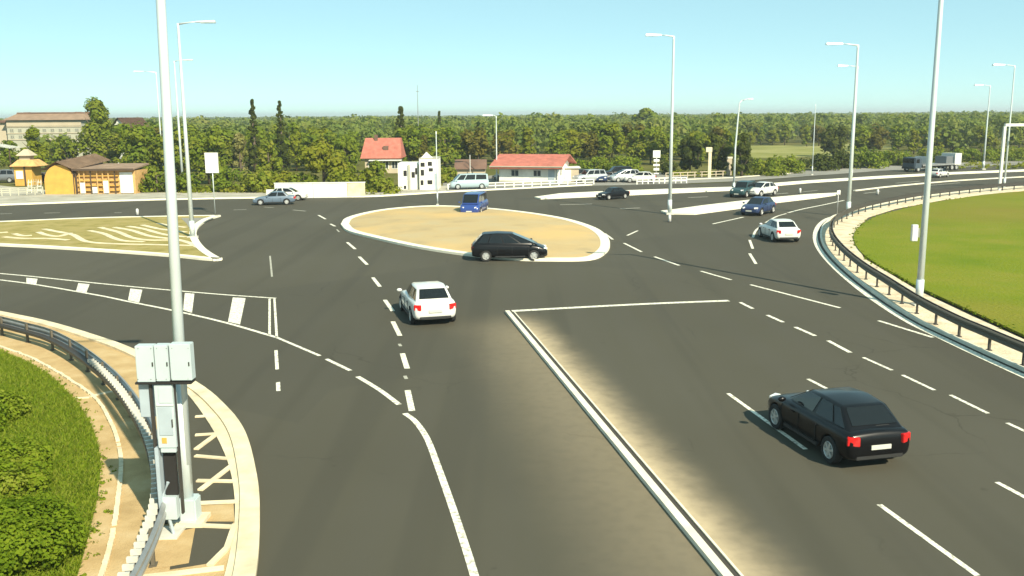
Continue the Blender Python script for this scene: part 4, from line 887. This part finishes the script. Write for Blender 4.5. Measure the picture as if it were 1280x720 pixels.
# ------------------------------------------------------------------ foliage
def leaf_cards(centers, radii, n, size, rng, squash=(1, 1, 1), shell=.55, up=.35):
    """numpy: n leaf quads spread in clumps (centers m x 3, radii m)"""
    m = len(centers); idx = rng.integers(0, m, n)
    dirs = rng.normal(size=(n, 3)); dirs /= np.linalg.norm(dirs, axis=1)[:, None]
    rr = radii[idx]*(shell+(1-shell)*rng.random(n))
    c = centers[idx]+dirs*rr[:, None]*np.array(squash)
    nrm = dirs*1.0+rng.normal(size=(n, 3))*.38; nrm[:, 2] += up; nrm /= np.linalg.norm(nrm, axis=1)[:, None]
    t = np.cross(nrm, rng.normal(size=(n, 3))); t /= np.linalg.norm(t, axis=1)[:, None]; b = np.cross(nrm, t)
    sz = size*(.55+.9*rng.random(n))[:, None]
    v = np.stack([c-t*sz*.5-b*sz*.32, c+t*sz*.5-b*sz*.32, c+t*sz*.25+b*sz*.42, c-t*sz*.25+b*sz*.42], 1).reshape(-1, 3)
    tint_cl = rng.random(m)
    tint = np.repeat(np.clip(.5+(tint_cl[idx]-.5)*.55+(rng.random(n)-.5)*.45, 0, 1), 4)
    return v, tint
def quads_mesh(name, v, tint):
    me = bpy.data.meshes.new(name); n = len(v)//4
    me.vertices.add(len(v)); me.vertices.foreach_set('co', v.astype(np.float32).ravel())
    me.loops.add(4*n); me.loops.foreach_set('vertex_index', np.arange(4*n, dtype=np.int32))
    me.polygons.add(n); me.polygons.foreach_set('loop_start', np.arange(0, 4*n, 4, dtype=np.int32)); me.polygons.foreach_set('loop_total', np.full(n, 4, np.int32))
    a = me.attributes.new('tint', 'FLOAT', 'POINT'); a.data.foreach_set('value', tint.astype(np.float32)); me.update(); me.validate(); return me
def crown(kind, seed, h, r, n, size):
    rng = np.random.default_rng(seed)
    if kind == 'round':
        m = 26; z = h*(.22+.72*rng.random(m)); prof = np.sqrt(np.clip(1-((z/h-.55)/.50)**2, .05, 1)); a = rng.random(m)*6.283; q = r*prof*np.sqrt(rng.random(m))*.80
        c = np.stack([q*np.cos(a), q*np.sin(a), z], 1); rad = r*(.22+.22*rng.random(m)); c[:, 2] = np.minimum(c[:, 2], h-rad*.6)
    elif kind == 'tall':
        m = 30; z = h*(.15+.80*rng.random(m)); prof = np.clip(1.15-z/h*.75, .2, 1); a = rng.random(m)*6.283; q = r*prof*np.sqrt(rng.random(m))*.75
        c = np.stack([q*np.cos(a), q*np.sin(a), z], 1); rad = r*(.18+.2*rng.random(m)); c[:, 2] = np.minimum(c[:, 2], h-rad*.6)
    elif kind == 'cone':
        m = 70; z = h*(.05+.93*rng.random(m)); prof = np.clip(1.03-z/h, .03, 1)**1.05; a = rng.random(m)*6.283; q = r*prof*(.15+1.05*rng.random(m))
        c = np.stack([q*np.cos(a), q*np.sin(a), z], 1); rad = r*(.09+.26*prof)
    else:   # bush
        m = 26; z = h*(.10+.62*rng.random(m)); a = rng.random(m)*6.283; q = r*np.sqrt(np.clip(1-(z/h)**2, .05, 1))*np.sqrt(rng.random(m))*.85
        c = np.stack([q*np.cos(a), q*np.sin(a), z], 1); rad = np.minimum(r, h)*(.25+.2*rng.random(m))
    return leaf_cards(c, rad, n, size, rng)
def trunk_mesh(name, h, r, seed, limbs=6, w=.16):
    rnd = random.Random(seed); bm = bmesh.new(); tube(bm, [(0, 0, -.1), (rnd.uniform(-.1, .1), 0, h*.35), (rnd.uniform(-.2, .2), rnd.uniform(-.2, .2), h*.8)], [w, w*.75, w*.2], 8)
    for k in range(limbs):
        a = k*2.4+rnd.random(); z = h*(.22+.5*k/limbs); e = Vector((math.cos(a)*r*.6, math.sin(a)*r*.6, z+h*.18)); tube(bm, [(0, 0, z), (e*.5+Vector((0, 0, z*.45))), e], [w*.45, w*.3, w*.1], 6)
    me = bpy.data.meshes.new(name); bm.to_mesh(me); bm.free(); me.materials.append(M['bark'])
    for p in me.polygons: p.use_smooth = True
    return me
def make_tree(name, label, cat, base, h, r, kind='round', mat_='leaf', n=1600, size=.42, seed=1, group=None, limbs=6, Y=None):
    b = base if isinstance(base, Vector) else G(*base)
    t = thing(name, label, cat, (b.x, b.y, 0), random.random()*6.28 if kind != 'x' else 0, group)
    v, ti = crown(kind, seed, h, r, n, size); me = quads_mesh('crown', v, ti); meshobj('crown', me, mat_, t)
    tm = trunk_mesh('trunk', h, r, seed, limbs, .05+.025*h); meshobj('trunk', tm, None, t)
    return t
def tree_px(name, label, cat, x, ybase, ytop, wpx, **k):
    b = G(x, ybase); h = AY(x, ytop, b.y).z; r = wpx/2*b.y/F
    return make_tree(name, label, cat, b, h, r, **k)
tree_px('leafy_tree', 'tallest leafy tree at left beside the apartment block, crown above the horizon', 'tree', 127, 215, 122, 56, kind='round', n=5200, size=.42, seed=33, limbs=9)
tree_px('leafy_tree', 'light green cone-shaped tree above the yellow kiosk', 'tree', 46, 224, 160, 40, kind='tall', mat_='leaf_l', n=2200, size=.4, seed=4)
tree_px('leafy_tree', 'small round tree above the shop roof below the apartment block', 'tree', 85, 216, 173, 34, n=1500, size=.4, seed=5)
tree_px('leafy_tree', 'low round tree at the left end of the apartment block', 'tree', 14, 214, 176, 30, n=1400, size=.4, seed=55)
tree_px('leafy_tree', 'low tree in the middle below the apartment block windows', 'tree', 66, 212, 178, 30, n=1400, size=.4, seed=56)
tree_px('leafy_tree', 'bushy tree right of the timber shop under the woods edge', 'tree', 178, 226, 156, 62, n=3000, size=.42, seed=6)
tree_px('leafy_tree', 'leafy tree directly behind the near pale lamp post', 'tree', 222, 226, 166, 56, n=2600, size=.42, seed=7)
tree_px('leafy_tree', 'round tree behind the white road sign', 'tree', 262, 230, 168, 50, n=2400, size=.42, seed=8)
tree_px('blossom_tree', 'pale blossoming tree left of the two thin conifers', 'tree', 302, 226, 167, 28, kind='tall', mat_='leaf_p', n=1100, size=.4, seed=9)
tree_px('conifer', 'left one of the two thin dark conifers above the horizon', 'tree', 320, 218, 122, 24, kind='cone', mat_='leaf_d', n=4200, size=.30, seed=10, limbs=0)
tree_px('conifer', 'right one of the two thin dark conifers above the horizon', 'tree', 353.5, 218, 125, 25, kind='cone', mat_='leaf_d', n=4400, size=.30, seed=11, limbs=0)
tree_px('conifer', 'dark conifer rising behind the salmon roofed house', 'tree', 503, 208, 129, 26, kind='cone', mat_='leaf_d', n=4200, size=.32, seed=12, limbs=0)
tree_px('conifer', 'tiny conifer tip above the woods right of the salmon roof', 'tree', 550, 196, 138, 14, kind='cone', mat_='leaf_d', n=1500, size=.34, seed=13, limbs=0)
tree_px('leafy_tree', 'broad yellow-green tree behind the long white wall', 'tree', 405, 236, 176, 60, mat_='leaf_l', n=3400, size=.36, seed=14)
tree_px('leafy_tree', 'round green tree left of the salmon roofed house', 'tree', 436, 222, 172, 36, n=1800, size=.4, seed=15)
tree_px('leafy_tree', 'dark tree between the blossom tree and the conifers', 'tree', 337, 228, 178, 34, mat_='leaf', n=1600, size=.4, seed=16)
tree_px('leafy_tree', 'small olive tree in front of the cream house wall', 'tree', 468, 236, 202, 34, mat_='leaf', n=1200, size=.34, seed=17)
tree_px('leafy_tree', 'dark tree to the right of the pale pillars behind the old lamp', 'tree', 927, 221, 166, 30, kind='tall', mat_='leaf_d', n=1900, size=.42, seed=18)
tree_px('leafy_tree', 'dark crowned tree behind the pale rail fence', 'tree', 862, 217, 172, 34, mat_='leaf_d', n=1800, size=.45, seed=19)
tree_px('leafy_tree', 'dark tree between pale pillar and leaning lamp', 'tree', 897, 219, 168, 34, mat_='leaf_d', n=1800, size=.45, seed=20)
tree_px('leafy_tree', 'tree crown standing up above the horizon right of centre', 'tree', 808, 178, 137, 34, n=1400, size=1.1, seed=21)
tree_px('leafy_tree', 'dark round tree beyond the meadow left of the field corner lamp', 'tree', 1042, 196, 158, 36, mat_='leaf_d', n=1800, size=.6, seed=22)
# hedges / shrubs
def shrub_row(specs):
    for i, (x, yb, yt, wpx, m, lb) in enumerate(specs):
        b = G(x, yb); h = AY(x, yt, b.y).z; r = wpx/2*b.y/F
        make_tree('shrub', lb, 'shrub', b, h, r, 'bush', m, n=int(700+wpx*14), size=.32, seed=40+i, limbs=4)
shrub_row([(197, 240, 207, 44, 'leaf', 'rounded shrub just right of the timber shop'), (170, 241, 224, 18, 'leaf_l', 'small yellow-green shrub at the shop corner'), (232, 240, 214, 40, 'leaf', 'green shrub between the two near left lamp posts'), (285, 239, 208, 44, 'leaf', 'green shrub right of the white road sign'),
           (322, 240, 212, 46, 'leaf', 'shrub below the left thin conifer'), (350, 237, 210, 40, 'leaf_l', 'bright shrub below the right thin conifer'), (380, 237, 214, 40, 'leaf', 'green shrub at the left half of the white wall'), (436, 238, 211, 56, 'leaf_l', 'wide bright shrub behind the right end of the white wall'), (478, 240, 216, 30, 'leaf', 'small shrub left of the bright white narrow house'),
           (557, 228, 206, 30, 'leaf', 'shrub right of the bright white narrow house'), (720, 219, 197, 34, 'leaf', 'shrub right of the cream shed'), (745, 217, 195, 46, 'leaf', 'shrub above the silver off-road parked car'), (785, 218, 193, 56, 'leaf', 'wide shrub behind the parked people carrier'), (835, 218, 198, 24, 'leaf_d', 'dark shrub by the striped sign tower'),
           (958, 219, 194, 50, 'leaf', 'hedge shrub just right of the old leaning lamp'), (985, 216, 193, 44, 'leaf', 'hedge shrub below the pale meadow'), (1022, 213, 190, 44, 'leaf_d', 'dark hedge shrub beside the thin meadow lamp'), (1052, 211, 186, 34, 'leaf_d', 'dark shrub left of the field corner lamp'), (1085, 210, 184, 44, 'leaf', 'shrub right of the field corner lamp'),
           (1122, 207, 186, 50, 'leaf', 'olive shrub left of the distant lorry'), (1165, 203, 184, 56, 'leaf', 'olive shrub behind the distant lorry'), (1215, 202, 184, 60, 'leaf', 'olive shrub left of the highway gantry'), (1262, 201, 182, 60, 'leaf', 'olive shrub inside the highway gantry'), (1300, 200, 180, 60, 'leaf', 'olive shrub cut by the right edge')])
# trees of the near woodland belt: individual trees, sharing a few crown meshes
VAR = []
for i in range(9):
    kind = ('round', 'tall', 'round')[i % 3]; mt = ('leaf', 'leaf', 'leaf_l', 'leaf', 'leaf_d', 'leaf_o', 'leaf', 'leaf_l', 'leaf')[i]
    v, ti = crown(kind, 100+i, 8, 2.9 if kind == 'round' else 2.2, 1500, .55)
    me = quads_mesh('crown', v, ti); me.materials.append(M[mt]); VAR.append((me, trunk_mesh('trunk', 8, 2.6, 100+i, 5, .18)))
def belt(x0, x1, yb0, yb1, step, hpx, label, group, rows=2):
    x = x0
    while x < x1:
        for r_ in range(rows):
            px = x+random.uniform(-.35, .35)*step; b = G(px, yb0+(yb1-yb0)*((x-x0)/(x1-x0))-r_*4.5+random.uniform(-1.2, 1.2))
            h = AY(px, hpx+random.uniform(-5, 7)-r_*3, b.y).z; h = min(max(h, 3.5), 9.2)
            t = thing('woodland_tree', label, 'tree', (b.x, b.y, 0), random.random()*6.28, group); me, tm = random.choice(VAR)
            s_ = h/8; w_ = s_*random.uniform(.95, 1.35); t.scale = (w_, w_, s_)
            meshobj('crown', me, None, t); meshobj('trunk', tm, None, t)
        x += step
belt(150, 460, 216, 212, 24, 163, 'leafy woodland tree in the dense green belt left of the salmon roofed house', 'woodland trees on the left')
belt(505, 640, 210, 206, 24, 164, 'leafy woodland tree in the green belt between the salmon roof and the long white building', 'woodland trees in the middle')
belt(640, 840, 206, 205, 25, 162, 'leafy woodland tree rising behind the long white building and the car park', 'woodland trees behind the car park')
belt(840, 935, 206, 203, 25, 163, 'leafy woodland tree rising behind the dark trees and pale pillars', 'woodland trees behind the pillars')
belt(935, 1075, 183, 182, 17, 158, 'leafy woodland tree along the far edge of the pale meadow', 'woodland trees beyond the meadow', 2)
belt(1075, 1330, 194, 186, 24, 163, 'leafy woodland tree standing beyond the highway on the right', 'woodland trees on the right', 2)
# far forest: one mass
def forest():
    rng = np.random.default_rng(99); V = []; T = []
    Y = 185.0
    while Y < 3600:
        stepY = 4.5+Y*.028
        half = Y*.62+30; sp = 3.8+Y*.010; n = int(2*half/sp); xs = np.linspace(-half, half, n)+rng.normal(size=n)*sp*.35
        for x in xs:
            y = Y+rng.normal()*stepY*.4; pxx = 640+x/y*F
            if 915 < pxx < 1075 and y < 262: continue
            if 1075 < pxx and y < 205: continue
            sc = 1+Y/900.0; h = rng.normal(7.35, .75)+min(.9, Y/2200)+(.9 if rng.random() < .03 else 0); r = (2.2+rng.random()*1.3)*sc; m = 6
            a = rng.random(m)*6.283; q = r*.6*np.sqrt(rng.random(m)); z = h-1.1-rng.random(m)*4.2
            c = np.stack([x+q*np.cos(a), y+q*np.sin(a), z], 1); rad = np.minimum(r*(.42+.2*rng.random(m)), 2.4+rng.random(m)); c[:, 2] = np.minimum(c[:, 2], h-rad*.8)
            nn = int(max(40, 210-Y*.14)); v, t = leaf_cards(c, rad, nn, .62*sc**1.15, rng, squash=(1, 1, .8))
            t = np.clip(t*.55+rng.random()*.45, 0, 1); V.append(v); T.append(t)
        Y += stepY
    V = np.concatenate(V); T = np.concatenate(T); print('forest quads', len(V)//4)
    me = quads_mesh('forest', V, T); o = meshobj('forest', me, 'leaf_f'); o['kind'] = 'stuff'; o['label'] = 'far-off green woodland reaching the horizon as one mass'; o['category'] = 'forest'
forest()
# roadside undergrowth behind the far kerb
def ground_cover(name, label, cat, polys, n, size, mat_, hgt=.35):
    rng = np.random.default_rng(5); V = []; T = []
    for (xa, xb, ya, yb, k) in polys:
        cs = []
        for _ in range(k):
            p = G(rng.uniform(xa, xb), rng.uniform(ya, yb)); cs.append((p.x, p.y, hgt*rng.random()))
        cs = np.array(cs); v, t = leaf_cards(cs, np.full(len(cs), hgt*1.6), n*k, size, rng, squash=(1.6, 1, .7)); V.append(v); T.append(t)
    me = quads_mesh(name, np.concatenate(V), np.concatenate(T)); o = meshobj(name, me, mat_); props(o, label, cat, kind='stuff')
ground_cover('undergrowth', 'low green undergrowth at the foot of the woodland', 'undergrowth', [(175, 345, 236, 241, 60), (345, 455, 233, 237, 50), (455, 500, 238, 243, 14), (700, 800, 213, 219, 40), (840, 940, 216, 220, 40), (940, 1290, 204, 212, 90), (60, 170, 222, 232, 30)], 26, .3, 'leaf_l')
# big shrub on the near-left bank
def near_shrub(lb, px, py, r, h, seed, n):
    b = G(px, py); t = thing('broad_shrub', lb, 'shrub', (b.x, b.y, .35)); rng = np.random.default_rng(seed)
    m = 60; a = rng.random(m)*6.283; q = r*np.sqrt(rng.random(m))*.86; z = h*np.sqrt(np.clip(1-(q/r)**2, .02, 1))*(.45+.45*rng.random(m))
    c = np.stack([q*np.cos(a), q*np.sin(a), z], 1); v, ti = leaf_cards(c, .22+.30*rng.random(m), n, .062, rng, up=.5)
    meshobj('leaves', quads_mesh('leaves', v, ti), 'leaf_n', t)
    bm = bmesh.new()
    for k in range(10): a_ = k*.63; e = Vector((math.cos(a_)*r*.55, math.sin(a_)*r*.55, h*.6)); tube(bm, [(0, 0, -.3), e*.5+Vector((0, 0, h*.15)), e], [.04, .03, .012], 6)
    obj('stems', bm, 'bark', t)
near_shrub('broad dense green shrub filling the bottom left corner of the bank', 6, 712, 1.40, .8, 1, 42000)
near_shrub('broad green shrub above the corner one on the bank', -12, 625, 1.45, .7, 2, 40000)
near_shrub('green shrub farthest back on the near bank, cut by the left edge', -40, 545, 1.6, .6, 3, 26000)
def blades():
    rng = np.random.default_rng(8); pts = []
    P = [(v.x, v.y) for v in gb]
    xs = [p[0] for p in P]; ys = [p[1] for p in P]
    n = 60000; Yr = rng.uniform(min(ys), max(ys), n); 
    edge = np.interp(Yr, sorted(ys), [x for _, x in sorted(zip(ys, xs))]); d = rng.random(n)**1.3*3.6; X = edge-d-.03
    z = np.interp(d, [0, .5, 1.3, 3.0, 8], [.05, .12, .28, .45, .5]); a = rng.random(n)*6.283; h = .04+.08*rng.random(n); w = .012+.012*rng.random(n)
    dx, dy = np.cos(a), np.sin(a); lx, ly = rng.normal(size=n)*.06, rng.normal(size=n)*.06
    b = np.stack([X, Yr, z], 1); t = np.stack([lx, ly, h], 1); s = np.stack([dx*w, dy*w, 0*w], 1)
    v = np.stack([b-s, b+s, b+t+s*.2, b+t-s*.2], 1).reshape(-1, 3); ti = np.repeat(rng.random(n), 4)
    o = meshobj('grass', quads_mesh('grass', v, ti), 'leaf_n'); props(o, 'bright green grass on the near left bank', 'grass', kind='stuff')
blades()
def edge_tufts(name, label, line_, n, spread, size, z0):
    rng = np.random.default_rng(21); P = np.array([(p.x, p.y) for p in line_]); seg = rng.integers(0, len(P)-1, n); t = rng.random(n)[:, None]
    c = P[seg]*(1-t)+P[seg+1]*t+rng.normal(size=(n, 2))*spread
    c = np.concatenate([c, np.full((n, 1), z0)], 1); v, ti = leaf_cards(c, np.full(n, .07), n*10, size, rng, squash=(1, 1, .7))
    props(meshobj(name, quads_mesh(name, v, ti), 'leaf_n'), label, 'grass', kind='stuff')
edge_tufts('weeds', 'ragged grass tufts and weeds along the edge of the right grass field', fld[8:], 230, .14, .08, .13)
edge_tufts('weeds', 'ragged grass tufts spilling from the near left bank onto the sand', gb, 200, .12, .05, .06)
# ------------------------------------------------------------------ light
SUN_DIR = Vector((.545, -.84, 0)).normalized(); EL = math.radians(38)
w = bpy.data.worlds.new('World'); S.world = w; w.use_nodes = True; nt = w.node_tree; bg = nt.nodes['Background']
sky = nt.nodes.new('ShaderNodeTexSky'); sky.sky_type = 'NISHITA'; sky.sun_disc = False; sky.sun_elevation = EL; sky.sun_rotation = math.atan2(SUN_DIR.x, SUN_DIR.y)
sky.air_density = .5; sky.dust_density = .2; sky.ozone_density = 2.0; sky.altitude = 50
mx = nt.nodes.new('ShaderNodeMix'); mx.data_type = 'RGBA'; mx.blend_type = 'MULTIPLY'; mx.inputs[0].default_value = 1; mx.inputs[7].default_value = (1.12, 1.18, .84, 1)
hz = nt.nodes.new('ShaderNodeMix'); hz.data_type = 'RGBA'; hz.inputs[0].default_value = .55; hz.inputs[7].default_value = (3.1, 5.5, 6.1, 1)
nt.links.new(sky.outputs[0], mx.inputs[6]); nt.links.new(mx.outputs[2], hz.inputs[6]); nt.links.new(hz.outputs[2], bg.inputs[0]); bg.inputs[1].default_value = .085
ld = bpy.data.lights.new('sun', 'SUN'); ld.energy = 4.6; ld.angle = math.radians(.55); ld.color = (1, .91, .70)
lo_ = bpy.data.objects.new('sun', ld); C.objects.link(lo_); dv = Vector((SUN_DIR.x*math.cos(EL), SUN_DIR.y*math.cos(EL), math.sin(EL)))
lo_.rotation_euler = dv.to_track_quat('Z', 'Y').to_euler(); lo_.location = (10, -20, 40)
S.view_settings.view_transform = 'Standard'; S.view_settings.look = 'None'; S.view_settings.exposure = .95; S.view_settings.gamma = 1

hm, hnt, hb = newmat('haze_air'); hnt.nodes.remove(hb)
pv = hnt.nodes.new('ShaderNodeVolumePrincipled'); pv.inputs['Color'].default_value = (.86, .93, .97, 1); pv.inputs['Density'].default_value = .00036; pv.inputs['Anisotropy'].default_value = .2
hnt.links.new(pv.outputs[0], hnt.nodes['Material Output'].inputs['Volume'])
hz_o = obj('haze', BB(-3000, 3000, -80, 5000, -1.02, 22), hm); hz_o['kind'] = 'stuff'
